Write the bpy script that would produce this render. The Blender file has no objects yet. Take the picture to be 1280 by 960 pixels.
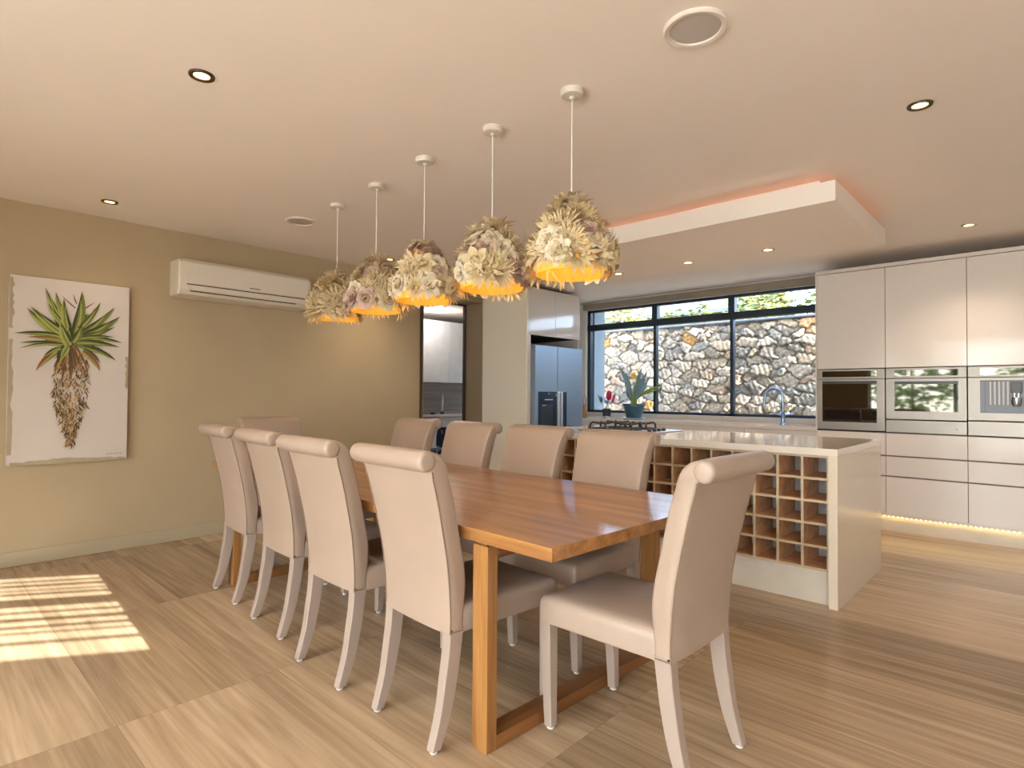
import bpy, bmesh, math, random
from mathutils import Vector, Matrix
random.seed(7)
SKY, SKY_WARM, SKY_COOL = 9.0, (1, .965, .93, 1), (.52, .72, 1, 1)
LAMP, BULB, LED_W = 20, 1.7, .3
LAMPC = (1, .80, .58)
sc = bpy.context.scene
COL = sc.collection
PI = math.pi

# ------------------------------------------------------------------ materials
def lin(h):
    h = h.lstrip('#'); v = [int(h[i:i+2], 16)/255 for i in (0, 2, 4)]
    return tuple((c/12.92 if c <= .04045 else ((c+.055)/1.055)**2.4) for c in v) + (1.0,)

def nmat(name):
    m = bpy.data.materials.new(name); m.use_nodes = True
    nt = m.node_tree; b = nt.nodes['Principled BSDF']
    return m, nt, b

def N(nt, t, **kw):
    n = nt.nodes.new(t)
    for k, v in kw.items():
        if k.startswith('i_'): n.inputs[int(k[2:])].default_value = v
        else: setattr(n, k, v)
    return n

def pmat(name, col, rough=.5, metal=0.0, var=.06, scale=8.0, stretch=(1, 1, 1), bump=0.0, spec=.5, coat=0.0, coat_rough=.05, bscale=None):
    """plain material with a faint procedural tone variation"""
    m, nt, b = nmat(name)
    c = lin(col) if isinstance(col, str) else tuple(col)+(1.0,)
    tc = N(nt, 'ShaderNodeTexCoord'); mp = N(nt, 'ShaderNodeMapping'); mp.inputs['Scale'].default_value = stretch
    nz = N(nt, 'ShaderNodeTexNoise'); nz.inputs['Scale'].default_value = scale; nz.inputs['Detail'].default_value = 3
    rp = N(nt, 'ShaderNodeValToRGB')
    rp.color_ramp.elements[0].position = .3; rp.color_ramp.elements[1].position = .7
    rp.color_ramp.elements[0].color = tuple(x*(1-var) for x in c[:3])+(1,)
    rp.color_ramp.elements[1].color = tuple(min(1, x*(1+var)) for x in c[:3])+(1,)
    nt.links.new(tc.outputs['Object'], mp.inputs[0]); nt.links.new(mp.outputs[0], nz.inputs['Vector'])
    nt.links.new(nz.outputs['Fac'], rp.inputs[0]); nt.links.new(rp.outputs[0], b.inputs['Base Color'])
    b.inputs['Roughness'].default_value = rough; b.inputs['Metallic'].default_value = metal
    b.inputs['Specular IOR Level'].default_value = spec
    b.inputs['Coat Weight'].default_value = coat; b.inputs['Coat Roughness'].default_value = coat_rough
    if bump:
        n2 = N(nt, 'ShaderNodeTexNoise'); n2.inputs['Scale'].default_value = bscale or scale*6; n2.inputs['Detail'].default_value = 4
        nt.links.new(mp.outputs[0], n2.inputs['Vector'])
        bp = N(nt, 'ShaderNodeBump'); bp.inputs['Strength'].default_value = bump; bp.inputs['Distance'].default_value = .004
        nt.links.new(n2.outputs['Fac'], bp.inputs['Height']); nt.links.new(bp.outputs[0], b.inputs['Normal'])
    return m

def emat(name, col, strength):
    m, nt, b = nmat(name); b.inputs['Base Color'].default_value = lin(col)
    b.inputs['Emission Color'].default_value = lin(col); b.inputs['Emission Strength'].default_value = strength
    return m

def glassmat(name, tint='#ffffff', refl=.6):
    m, nt, b = nmat(name); nt.nodes.remove(b)
    out = nt.nodes['Material Output']
    t = N(nt, 'ShaderNodeBsdfTransparent'); t.inputs[0].default_value = lin(tint)
    g = N(nt, 'ShaderNodeBsdfGlossy'); g.inputs['Roughness'].default_value = .01
    f = N(nt, 'ShaderNodeFresnel'); f.inputs[0].default_value = 1.45
    mu = N(nt, 'ShaderNodeMath', operation='MULTIPLY'); mu.inputs[1].default_value = refl
    mx = N(nt, 'ShaderNodeMixShader')
    nt.links.new(f.outputs[0], mu.inputs[0]); nt.links.new(mu.outputs[0], mx.inputs[0])
    nt.links.new(t.outputs[0], mx.inputs[1]); nt.links.new(g.outputs[0], mx.inputs[2]); nt.links.new(mx.outputs[0], out.inputs['Surface'])
    return m

def woodmat(name, c1, c2, axis=1, rough=.35, freq=1.0, coat=0.0):
    """veined timber, grain along the given local axis"""
    m, nt, b = nmat(name)
    tc = N(nt, 'ShaderNodeTexCoord'); mp = N(nt, 'ShaderNodeMapping')
    s = [14*freq]*3; s[axis] = .9*freq; mp.inputs['Scale'].default_value = s
    nz = N(nt, 'ShaderNodeTexNoise'); nz.inputs['Scale'].default_value = 1.0; nz.inputs['Detail'].default_value = 6; nz.inputs['Distortion'].default_value = .6
    n2 = N(nt, 'ShaderNodeTexNoise'); n2.inputs['Scale'].default_value = 6.0; n2.inputs['Detail'].default_value = 4
    rp = N(nt, 'ShaderNodeValToRGB'); e = rp.color_ramp.elements
    e[0].position = .28; e[0].color = lin(c2); e[1].position = .68; e[1].color = lin(c1)
    ad = N(nt, 'ShaderNodeMath', operation='MULTIPLY_ADD'); ad.inputs[1].default_value = .35
    sb = N(nt, 'ShaderNodeMath', operation='SUBTRACT'); sb.inputs[1].default_value = .17
    nt.links.new(tc.outputs['Object'], mp.inputs[0]); nt.links.new(mp.outputs[0], nz.inputs['Vector']); nt.links.new(mp.outputs[0], n2.inputs['Vector'])
    nt.links.new(n2.outputs['Fac'], ad.inputs[0]); nt.links.new(nz.outputs['Fac'], ad.inputs[2]); nt.links.new(ad.outputs[0], sb.inputs[0])
    nt.links.new(sb.outputs[0], rp.inputs[0]); nt.links.new(rp.outputs[0], b.inputs['Base Color'])
    b.inputs['Roughness'].default_value = rough; b.inputs['Coat Weight'].default_value = coat; b.inputs['Coat Roughness'].default_value = .12
    return m

def floormat():
    m, nt, b = nmat('vein_cut_travertine')
    L = nt.links.new
    tc = N(nt, 'ShaderNodeTexCoord'); sp = N(nt, 'ShaderNodeSeparateXYZ'); L(tc.outputs['Object'], sp.inputs[0])
    def ax(out, off, pitch):
        a = N(nt, 'ShaderNodeMath', operation='SUBTRACT'); a.inputs[1].default_value = off; L(out, a.inputs[0])
        d = N(nt, 'ShaderNodeMath', operation='DIVIDE'); d.inputs[1].default_value = pitch; L(a.outputs[0], d.inputs[0])
        f = N(nt, 'ShaderNodeMath', operation='FLOOR'); L(d.outputs[0], f.inputs[0])
        r = N(nt, 'ShaderNodeMath', operation='FRACT'); L(d.outputs[0], r.inputs[0])
        h = N(nt, 'ShaderNodeMath', operation='SUBTRACT'); h.inputs[1].default_value = .5; L(r.outputs[0], h.inputs[0])
        ab = N(nt, 'ShaderNodeMath', operation='ABSOLUTE'); L(h.outputs[0], ab.inputs[0])
        e = N(nt, 'ShaderNodeMath', operation='GREATER_THAN'); e.inputs[1].default_value = .5-.0012/pitch; L(ab.outputs[0], e.inputs[0])
        return f, e
    fx, ex = ax(sp.outputs['X'], .6, .615); fy, ey = ax(sp.outputs['Y'], 1.268, 1.308)
    cb = N(nt, 'ShaderNodeCombineXYZ'); L(fx.outputs[0], cb.inputs[0]); L(fy.outputs[0], cb.inputs[1])
    wn = N(nt, 'ShaderNodeTexWhiteNoise'); wn.noise_dimensions = '3D'; L(cb.outputs[0], wn.inputs['Vector'])
    off = N(nt, 'ShaderNodeVectorMath', operation='SCALE'); off.inputs['Scale'].default_value = 40; L(wn.outputs['Color'], off.inputs[0])
    add = N(nt, 'ShaderNodeVectorMath', operation='ADD'); L(tc.outputs['Object'], add.inputs[0]); L(off.outputs[0], add.inputs[1])
    def veins(s, det, dist):
        mp = N(nt, 'ShaderNodeMapping'); mp.inputs['Scale'].default_value = s; L(add.outputs[0], mp.inputs[0])
        n = N(nt, 'ShaderNodeTexNoise'); n.inputs['Scale'].default_value = 1; n.inputs['Detail'].default_value = det; n.inputs['Distortion'].default_value = dist
        L(mp.outputs[0], n.inputs['Vector']); return n
    v1 = veins((7, .6, 1), 5, 1.1); v2 = veins((42, 1.3, 1), 5, .5)
    mx = N(nt, 'ShaderNodeMath', operation='MULTIPLY_ADD'); mx.inputs[1].default_value = .55; L(v2.outputs['Fac'], mx.inputs[0]); 
    m1 = N(nt, 'ShaderNodeMath', operation='MULTIPLY'); m1.inputs[1].default_value = .55; L(v1.outputs['Fac'], m1.inputs[0]); L(m1.outputs[0], mx.inputs[2])
    tn = N(nt, 'ShaderNodeMath', operation='MULTIPLY_ADD'); tn.inputs[1].default_value = .30; L(wn.outputs['Value'], tn.inputs[0]); L(mx.outputs[0], tn.inputs[2])
    rp = N(nt, 'ShaderNodeValToRGB'); cr = rp.color_ramp; e = cr.elements
    e[0].position = .42; e[0].color = lin(FLOOR[0]); e[1].position = .94; e[1].color = lin(FLOOR[2])
    k = e.new(.68); k.color = lin(FLOOR[1])
    L(tn.outputs[0], rp.inputs[0])
    mxe = N(nt, 'ShaderNodeMath', operation='MAXIMUM'); L(ex.outputs[0], mxe.inputs[0]); L(ey.outputs[0], mxe.inputs[1])
    ms = N(nt, 'ShaderNodeMath', operation='MULTIPLY'); ms.inputs[1].default_value = .55; L(mxe.outputs[0], ms.inputs[0])
    mc = N(nt, 'ShaderNodeMixRGB'); mc.inputs[2].default_value = lin('#7a6248'); L(ms.outputs[0], mc.inputs[0]); L(rp.outputs[0], mc.inputs[1])
    L(mc.outputs[0], b.inputs['Base Color'])
    b.inputs['Roughness'].default_value = .24; b.inputs['Specular IOR Level'].default_value = .45
    return m

FLOOR = ('#806a52', '#a58c70', '#c4ab8c')
M = {}
M['floor'] = floormat()
M['ceiling'] = pmat('ceiling_paint', '#ece2d9', .9, var=.01, scale=2)
M['olive'] = pmat('olive_tan_wall_paint', '#ae9b7c', .85, var=.02, scale=3)
M['base'] = pmat('baseboard_paint', '#ab9c80', .55, var=.02)
M['white_wall'] = pmat('white_wall_paint', '#dcd8d2', .85, var=.02, scale=3)
M['jamb'] = pmat('greige_door_lining', '#8f7c62', .5, var=.04)
M['darkedge'] = pmat('dark_bronze_edge', '#3a2c22', .5)
M['leather'] = pmat('taupe_leather', '#a18d7e', .36, var=.03, scale=5, bump=.12, bscale=260, spec=.4)
M['leather_dark'] = pmat('dark_seam_cord', '#7d6757', .6)  # darker brown cord of the piped seams
M['legpaint'] = pmat('taupe_painted_wood', '#9c8b80', .38, var=.03)
M['glide'] = pmat('pale_nylon_glide', '#d8d4cf', .35)
M['teak_y'] = woodmat('teak_lengthwise', '#b07b47', '#6c4522', 1, .28, coat=.4)
M['teak_rail'] = woodmat('teak_crosswise', '#8a5a30', '#54301a', 0, .36, coat=.15)
M['teak_z'] = woodmat('teak_upright', '#a3733f', '#6a4120', 2, .36, coat=.15)
M['gloss'] = pmat('gloss_white_lacquer', '#d8cfc8', .1, var=.01, scale=2, spec=.4)
M['cream'] = pmat('gloss_cream_panel', '#f0e8d9', .14, var=.01, scale=2, coat=.2)
M['gap2'] = pmat('shadow_gap_board', '#766c63', .7)  # lighter carcass tone, shade between the fronts put into the colour
M['gap'] = pmat('carcass_gap_shade', '#2b2622', .8)  # dark carcass colour stands in for shade in the door gaps
M['quartz'] = pmat('pale_quartz', '#d8ccc0', .08, var=.02, scale=30, coat=.2)
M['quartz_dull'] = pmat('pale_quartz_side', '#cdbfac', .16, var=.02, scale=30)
M['oak'] = woodmat('oak_lining', '#d3a47c', '#ab7a52', 1, .5)
M['oak_edge'] = woodmat('pale_oak_edge', '#b9a688', '#a08b6d', 1, .5)
M['oak_back'] = pmat('grey_back_panel', '#8f8a8c', .5, var=.1)
M['plinth'] = pmat('white_plinth', '#c2b9ab', .3)
M['steel'] = pmat('brushed_steel', '#958d86', .38, .7, var=.05, scale=3, stretch=(1, 1, 120))
M['steel_h'] = pmat('satin_steel_handle', '#cfd2d8', .25, .6, var=.03)
M['fridge'] = pmat('steel_window_tint', '#8fa0b4', .32, .55, var=.04, scale=3, stretch=(1, 1, 60))  # steel colour tinted with the blue light it reflects from the window
M['fridge_panel'] = pmat('dark_blue_dispenser', '#1d3450', .2, .2)
M['fridge_recess'] = pmat('dispenser_recess', '#101d30', .35)
M['mark'] = pmat('pale_print', '#dfe6ee', .5)
M['darkmark'] = pmat('grey_print', '#6e6459', .5)
M['ovenglass'] = pmat('oven_black_glass', '#5a564e', .03, .95, var=.02)
M['ovendark'] = pmat('oven_dark_trim', '#30302f', .3, .3)
M['coffee'] = pmat('coffee_machine_grey', '#55545b', .3, .3, var=.04)
M['chrome'] = pmat('chrome', '#cfd6dd', .12, 1.0)
M['tapblue'] = pmat('brushed_chrome_tap', '#8a9ab5', .25, .9)
M['winframe'] = pmat('charcoal_aluminium', '#27343f', .45, .2, var=.03)
M['valance'] = pmat('taupe_blind_box', '#8d8172', .6)
M['glass'] = glassmat('clear_window_glass', '#f4f8fa', .5)
M['iron'] = pmat('cast_iron', '#241f1d', .55)
M['black'] = pmat('black_plastic', '#1b2026', .4)
M['acwhite'] = pmat('air_conditioner_plastic', '#d6ccbc', .4, var=.01)
M['acdark'] = pmat('air_slot_shadow', '#4a3a30', .7)
M['speaker_ring'] = pmat('white_speaker_ring', '#d9cfc6', .5)
M['speaker_grille'] = pmat('grey_speaker_mesh', '#b9b2ac', .7, .0, var=.05, scale=260)
M['lamp_ring'] = pmat('dark_downlight_ring', '#4a3a30', .35, .5)
M['lamp_ring_light'] = pmat('silver_downlight_ring', '#b9a898', .35, .4)
M['lamp_glow'] = emat('downlight_glow', '#ffd27a', 6.0)
M['bulb'] = emat('filament_bulb_glow', '#ffb84a', 4.0)
M['led'] = emat('led_diode', '#ffd98a', 7.0)
M['cord'] = pmat('white_flex', '#d7d0c8', .5)
M['canopy'] = pmat('white_canopy', '#d3cabf', .45)
M['navy'] = pmat('navy_upholstery', '#122b4c', .75, var=.1)
M['wood_small'] = woodmat('turned_beech', '#c98e54', '#a06a38', 2, .4)
M['pot'] = pmat('blue_green_glazed_pot', '#3a5a66', .35, var=.35, scale=9)
M['saucer'] = pmat('pale_saucer', '#b7cbd6', .3)
M['leaf_blue'] = pmat('blue_green_leaf', '#75909c', .5, var=.2)
M['leaf_green'] = pmat('fresh_green_stem', '#7d9a34', .5, var=.2)
M['petal_yellow'] = pmat('yellow_petal', '#f2cf6a', .5)
M['red'] = pmat('red_silicone', '#c3304a', .4)
M['splash'] = woodmat('grey_timber_splashback', '#b9b4b2', '#938e8e', 0, .5)
M['white_gloss'] = pmat('white_gloss_front', '#d5dae2', .12, coat=.2)
M['appliance'] = pmat('white_enamel', '#e2e6ee', .3)

def petalmat(name, c, tr=.1):
    m, nt, b = nmat(name); out = nt.nodes['Material Output']
    tc = N(nt, 'ShaderNodeTexCoord'); nz = N(nt, 'ShaderNodeTexNoise'); nz.inputs['Scale'].default_value = 30
    rp = N(nt, 'ShaderNodeValToRGB'); cc = lin(c)
    rp.color_ramp.elements[0].color = tuple(x*.8 for x in cc[:3])+(1,); rp.color_ramp.elements[1].color = tuple(min(1, x*1.15) for x in cc[:3])+(1,)
    nt.links.new(tc.outputs['Object'], nz.inputs['Vector']); nt.links.new(nz.outputs['Fac'], rp.inputs[0]); nt.links.new(rp.outputs[0], b.inputs['Base Color'])
    b.inputs['Roughness'].default_value = .7
    t = N(nt, 'ShaderNodeBsdfTranslucent'); nt.links.new(rp.outputs[0], t.inputs[0])
    mx = N(nt, 'ShaderNodeMixShader'); mx.inputs[0].default_value = tr
    nt.links.new(b.outputs[0], mx.inputs[1]); nt.links.new(t.outputs[0], mx.inputs[2]); nt.links.new(mx.outputs[0], out.inputs['Surface'])
    return m
M['petal'] = [petalmat('cream_silk_petal', '#d3bd96'), petalmat('ivory_silk_petal', '#dccdb2'), petalmat('blush_silk_petal', '#c2a594'), petalmat('sage_cream_petal', '#c4ae84')]
M['shade'] = petalmat('amber_shade_lining', '#f5c95a', .6)

# ------------------------------------------------------------------ mesh builder
class MB:
    def __init__(s): s.bm = bmesh.new(); s.mi = 0; s.curved = False
    def _tag(s, faces):
        for f in faces: f.material_index = s.mi
    def box(s, x0, y0, z0, x1, y1, z1, bev=0.0, seg=2, M4=None):
        bm = s.bm
        P = [(x0, y0, z0), (x1, y0, z0), (x1, y1, z0), (x0, y1, z0), (x0, y0, z1), (x1, y0, z1), (x1, y1, z1), (x0, y1, z1)]
        v = [bm.verts.new(M4 @ Vector(p) if M4 else p) for p in P]
        fs = [bm.faces.new([v[i] for i in q]) for q in ((3, 2, 1, 0), (4, 5, 6, 7), (0, 1, 5, 4), (1, 2, 6, 5), (2, 3, 7, 6), (3, 0, 4, 7))]
        s._tag(fs)
        if bev:
            es = list({e for f in fs for e in f.edges})
            r = bmesh.ops.bevel(bm, geom=es, offset=bev, segments=seg, affect='EDGES', profile=.5)
            s._tag(r['faces'])
        return s
    def rings(s, rings, close=True, cap=True):
        s.curved = True
        bm = s.bm; R = [[bm.verts.new(p) for p in r] for r in rings]; n = len(R[0])
        fs = []
        for a, b in zip(R, R[1:]):
            for i in range(n if close else n-1):
                j = (i+1) % n
                fs.append(bm.faces.new((a[i], a[j], b[j], b[i])))
        if cap:
            fs.append(bm.faces.new(list(reversed(R[0])))); fs.append(bm.faces.new(R[-1]))
        s._tag(fs); return s
    def lathe(s, prof, c=(0, 0, 0), n=32, cap=False):
        rs = [[(c[0]+r*math.cos(2*PI*i/n), c[1]+r*math.sin(2*PI*i/n), c[2]+z) for i in range(n)] for r, z in prof]
        return s.rings(rs, True, cap)
    def tube(s, pts, r, n=10, cap=True):
        pts = [Vector(p) for p in pts]; rs = []
        rad = r if isinstance(r, (list, tuple)) else [r]*len(pts)
        up = Vector((0, 0, 1)); prevx = None
        for i, p in enumerate(pts):
            t = (pts[min(i+1, len(pts)-1)]-pts[max(i-1, 0)]).normalized()
            if prevx is None:
                x = t.cross(up); x = t.cross(Vector((1, 0, 0))) if x.length < .05 else x
            else: x = prevx - t*prevx.dot(t)
            x.normalize(); y = t.cross(x); prevx = x
            rs.append([tuple(p+x*rad[i]*math.cos(2*PI*k/n)+y*rad[i]*math.sin(2*PI*k/n)) for k in range(n)])
        return s.rings(rs, True, cap)
    def poly(s, pts):
        f = s.bm.faces.new([s.bm.verts.new(p) for p in pts]); f.material_index = s.mi; return s
    def build(s, name, mats, parent=None, off=None, smooth=True, angle=35):
        bm = s.bm
        bmesh.ops.recalc_face_normals(bm, faces=bm.faces)
        if off is None: off = base_of(parent)
        for v in bm.verts: v.co -= off
        me = bpy.data.meshes.new(name); bm.to_mesh(me); bm.free()
        for m in (mats if isinstance(mats, list) else [mats]): me.materials.append(m)
        if smooth and s.curved:
            for p in me.polygons: p.use_smooth = True
            me.set_sharp_from_angle(angle=math.radians(angle))
        o = bpy.data.objects.new(name, me); COL.objects.link(o)
        if parent: o.parent = parent
        return o

def base_of(o):
    v = Vector((0, 0, 0))
    while o is not None: v += Vector(o.location); o = o.parent
    return v

def tag(o, label=None, cat=None, group=None, kind=None):
    if label: o['label'] = label
    if cat: o['category'] = cat
    if group: o['group'] = group
    if kind: o['kind'] = kind
    return o

def thing(name, label, cat, loc=(0, 0, 0), group=None):
    o = bpy.data.objects.new(name, None); COL.objects.link(o); o.location = loc; o.empty_display_size = .1
    return tag(o, label, cat, group)

def struct(name, mb, mat, parent=None, **kw):
    o = mb.build(name, mat, parent, **kw)
    if parent is None: o['kind'] = 'structure'
    return o

def dup(o, parent=None):
    c = o.copy(); COL.objects.link(c); c.parent = parent
    for ch in list(o.children): dup(ch, c)
    return c

def bx(*a, bev=0.0, seg=2): return MB().box(*a, bev=bev, seg=seg)

def light(kind, name, loc, energy, col, parent=None, **kw):
    l = bpy.data.lights.new(name, kind); l.energy = energy; l.color = col
    for k, v in kw.items(): setattr(l, k, v)
    o = bpy.data.objects.new(name, l); COL.objects.link(o); o.location = Vector(loc)-base_of(parent)
    if parent: o.parent = parent
    return o

# ------------------------------------------------------------------ camera
Rv = Vector((.68321897, -.73018502, .00645562)); Uv = Vector((-.01779688, -.00781277, .9998111)); Fv = Vector((.72999665, .6832048, .01833285))
cam = bpy.data.cameras.new('camera'); co = bpy.data.objects.new('camera', cam); COL.objects.link(co)
m = Matrix((Rv, Uv, -Fv)).transposed().to_4x4(); m.translation = Vector((0, 0, 1.25)); co.matrix_world = m
cam.sensor_width = 36; cam.lens = 725.886/1280*36; cam.clip_start = .05; cam.clip_end = 300
sc.camera = co

# ------------------------------------------------------------------ room shell
CZ = 2.62; WL = 5.443; XB = -2.4; YR = -3.6; XF = 7.05
struct('floor', bx(XB-.3, YR-.3, -.15, XF+.25, 7.4, 0), M['floor'])
struct('ceiling', bx(XB-.3, YR-.3, CZ, XF+.25, 7.4, CZ+.2), M['ceiling'])
DX0, DX1, DZ, WT = 4.254, 5.246, 2.47, 5.756
w = MB(); w.box(XB-.3, WL, 0, DX0, WT, CZ); w.box(DX1, WL, 0, XF, WT, CZ); w.box(DX0, WL, DZ, DX1, WT, CZ)
struct('wall_left', w, M['olive'])
struct('baseboard_left', bx(XB, WL-.014, 0, DX0-.005, WL, .107, bev=.004), M['base'])
# kitchen window wall
w = MB(); w.box(XF, YR-.3, 0, XF+.25, 1.86, CZ); w.box(XF, 1.86, 0, XF+.25, 5.10, 1.0); w.box(XF, 1.86, 2.505, XF+.25, 5.10, CZ)
w.box(XF, 5.10, 0, XF+.42, 5.78, CZ); w.box(XF, 5.78, 0, XF+.25, 6.56, .97); w.box(XF, 5.78, 2.40, XF+.25, 6.56, CZ); w.box(XF, 6.56, 0, XF+.25, 7.4, CZ)
struct('wall_window', w, M['white_wall'])
# wall behind the camera, open for the invented glazed doors
w = MB(); w.box(XB-.3, YR-.3, 0, XB, -3.2, CZ); w.box(XB-.3, -3.2, 2.45, XB, 3.1, CZ); w.box(XB-.3, 3.1, 0, XB, WL, CZ)
struct('wall_back', w, M['olive'])
w = MB(); w.box(XB, YR-.3, 0, -1.6, YR, CZ); w.box(-1.6, YR-.3, 2.4, .435, YR, CZ); w.box(-1.6, YR-.3, 0, .435, YR, 1.4); w.box(.435, YR-.3, 0, XF, YR, CZ)
struct('wall_right', w, M['white_wall'])
# scullery
struct('wall_scullery', bx(3.6, 7.15, 0, XF, 7.4, CZ), M['splash'])
struct('wall_scullery_side', bx(3.4, WT, 0, 3.6, 7.15, CZ), M['white_wall'])

struct('ceiling_scullery', bx(3.6, WT, 2.42, XF, 7.15, 2.46), M['ceiling'])
# door lining
d = MB(); d.box(DX1-.028, WL-.012, 0, DX1, WT+.01, DZ); d.box(DX0, WL-.012, 0, DX0+.02, WT+.01, DZ); d.box(DX0, WL-.012, DZ-.03, DX1, WT+.01, DZ)
d.box(DX1-.028, WL-.02, 0, DX1+.02, WL-.012, DZ+.03, bev=.002); d.box(DX0-.02, WL-.02, 0, DX0, WL-.012, DZ+.03); d.box(DX0-.02, WL-.02, DZ, DX1+.02, WL-.012, DZ+.03)
door = struct('door_1', d, M['jamb'])
e = MB(); e.box(DX0-.026, WL-.022, 0, DX0-.002, WL-.004, DZ); e.box(DX1-.05, WT-.03, 0, DX1-.028, WT+.012, DZ-.03); e.box(DX0+.02, WT-.03, DZ-.05, DX1-.028, WT+.012, DZ-.03)
e.build('frame_edge', M['darkedge'], door)['label'] = 'dark bronze frame edge'
M['reveal'] = pmat('grey_blue_reveal', '#6f7d8a', .7)
struct('trim_2', bx(XF+.13, 5.035, .98, XF+.40, 5.10, 2.52), M['reveal'])
struct('trim_1', bx(XF-.05, 1.86, 2.505, XF-.001, 5.12, 2.59, bev=.003), M['valance'])

# ------------------------------------------------------------------ kitchen window
f = MB(); X0, X1 = XF+.05, XF+.12
YA, YB = 1.86, 5.10
f.box(X0, YA, 1.0, X1, YB, 1.035); f.box(X0, YA, 2.475, X1, YB, 2.505)
for y0 in (YA, YB-.05): f.box(X0, y0, 1.0, X1, y0+.05, 2.505)
win = struct('window_1', f, M['winframe'])
bx(X0-.012, YA, 2.205, X1+.012, YB, 2.29, bev=.003).build('transom', M['winframe'], win)
for yc in (2.925, 3.985):
    bx(X0, yc-.02, 1.0, X1, yc+.02, 2.21).build('mullion', M['winframe'], win)
    bx(X0-.008, yc-.04, 2.28, X1, yc+.04, 2.505).build('mullion', M['winframe'], win)
for a, b in ((YA+.05, 2.905), (2.945, 3.965), (4.005, YB-.05)):
    bx(X0+.03, a, 1.035, X0+.036, b, 2.205).build('pane', M['glass'], win)
    bx(X0+.03, a, 2.29, X0+.036, b, 2.475).build('pane', M['glass'], win)
# scullery window
f = MB(); f.box(X0, 5.78, .97, X1, 6.56, 1.02); f.box(X0, 5.78, 2.35, X1, 6.56, 2.40); f.box(X0, 5.78, .97, X1, 5.83, 2.4); f.box(X0, 6.51, .97, X1, 6.56, 2.4); f.box(X0, 5.78, 1.75, X1, 6.56, 1.79)
w2 = struct('window_2', f, M['winframe'])
bx(X0+.03, 5.83, 1.02, X0+.036, 6.51, 2.35).build('pane', M['glass'], w2)
# unseen glazed doors behind the camera, invented for daylight and oven reflections
f = MB(); xb = XB-.16
ys = [-3.2, -1.625, -.05, 1.525, 3.1]
for y in ys: f.box(xb, y-.04, 0, xb+.07, y+.04, 2.45)
f.box(xb, -3.2, 0, xb+.07, 3.1, .07); f.box(xb, -3.2, 2.38, xb+.07, 3.1, 2.45)
w3 = struct('added_window_3', f, M['winframe'])
for a, b in zip(ys, ys[1:]): bx(xb+.03, a+.04, .07, xb+.036, b-.04, 2.38).build('pane', M['glass'], w3)
# unseen high side window, made up and sized to give the sun patch
f = MB(); yb = YR-.2
for x in (-1.6, -.62, .395): f.box(x, yb, 1.4, x+.04, yb+.07, 2.4)
f.box(-1.6, yb, 1.4, .435, yb+.07, 1.46); f.box(-1.6, yb, 2.34, .435, yb+.07, 2.4)
w4 = struct('added_sun_window', f, M['winframe'])
for a, b in ((-1.56, -.62), (-.58, .395)): bx(a, yb+.03, 1.46, b, yb+.036, 2.34).build('pane', M['glass'], w4)

# dropped ceiling panel over the island
p = MB(); p.box(3.85, .955, 2.43, 5.25, 3.4, 2.555, bev=.002); p.box(4.0, 1.08, 2.555, 5.1, 3.28, CZ)
struct('ceiling_bulkhead', p, M['ceiling'])

cv = thing('cove_strip', 'warm hidden light strip in the gap above the dropped ceiling panel', 'light strip', (4.55, 2.18, 2.556))
q = MB(); q.box(3.93, 1.02, 2.556, 3.945, 3.3, 2.562); q.box(3.945, 1.02, 2.556, 5.17, 1.035, 2.562)
q.build('strip', emat('cove_glow', '#ff9a55', .6), cv)
# ------------------------------------------------------------------ ceiling fittings
def downlight(x, y, z, label, ring='lamp_ring', r=.052, glow=True, energy=0):
    t = thing('recessed_downlight', label, 'ceiling light', (x, y, z), 'recessed downlights')
    mb = MB(); mb.lathe([(r*.62, 0.0), (r*.64, -.006), (r*.97, -.007), (r, -.003), (r, 0)], (x, y, z), 28)
    mb.build('trim_ring', M[ring], t)
    mb = MB(); mb.lathe([(.001, -.0035), (r*.45, -.0035), (r*.62, -.001)], (x, y, z), 24)
    mb.build('lamp_face', M['lamp_glow'], t)
    if energy < 0:
        light('POINT', 'lamp_beam', (x, y, z-.07), -energy, (1, .93, .86), t, shadow_soft_size=.05)
    elif energy:
        light('SPOT', 'lamp_beam', (x, y, z-.03), energy, LAMPC, t, spot_size=2.0, spot_blend=.9, shadow_soft_size=.04)
    return t
DL = LAMP
downlight(.891, 2.68, CZ, 'dark-rimmed round downlight nearest the top left corner of the ceiling', energy=DL)
downlight(3.269, .453, CZ, 'dark-rimmed round downlight nearest the top right corner of the ceiling', energy=DL)
downlight(1.049, 4.958, CZ, 'small downlight in the ceiling above the plant painting', energy=DL*.3)
downlight(5.814, .491, CZ, 'small downlight above the tall white oven cupboards', 'lamp_ring_light', energy=DL)
downlight(3.44, 4.937, CZ, 'small downlight seen between the middle and fourth flower pendants, near the doorway', energy=DL)
downlight(4.796, 3.085, 2.43, 'left of three downlights under the dropped ceiling panel, beside the nearest pendant', 'lamp_ring_light', energy=DL)
downlight(4.796, 2.365, 2.43, 'middle of three downlights under the dropped ceiling panel', 'lamp_ring_light', energy=DL)
downlight(4.798, 1.68, 2.43, 'right of three downlights under the dropped ceiling panel', 'lamp_ring_light', energy=DL)
downlight(5.21, 6.26, 2.42, 'small downlight in the scullery ceiling seen through the doorway', 'lamp_ring_light', energy=-7)

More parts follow.
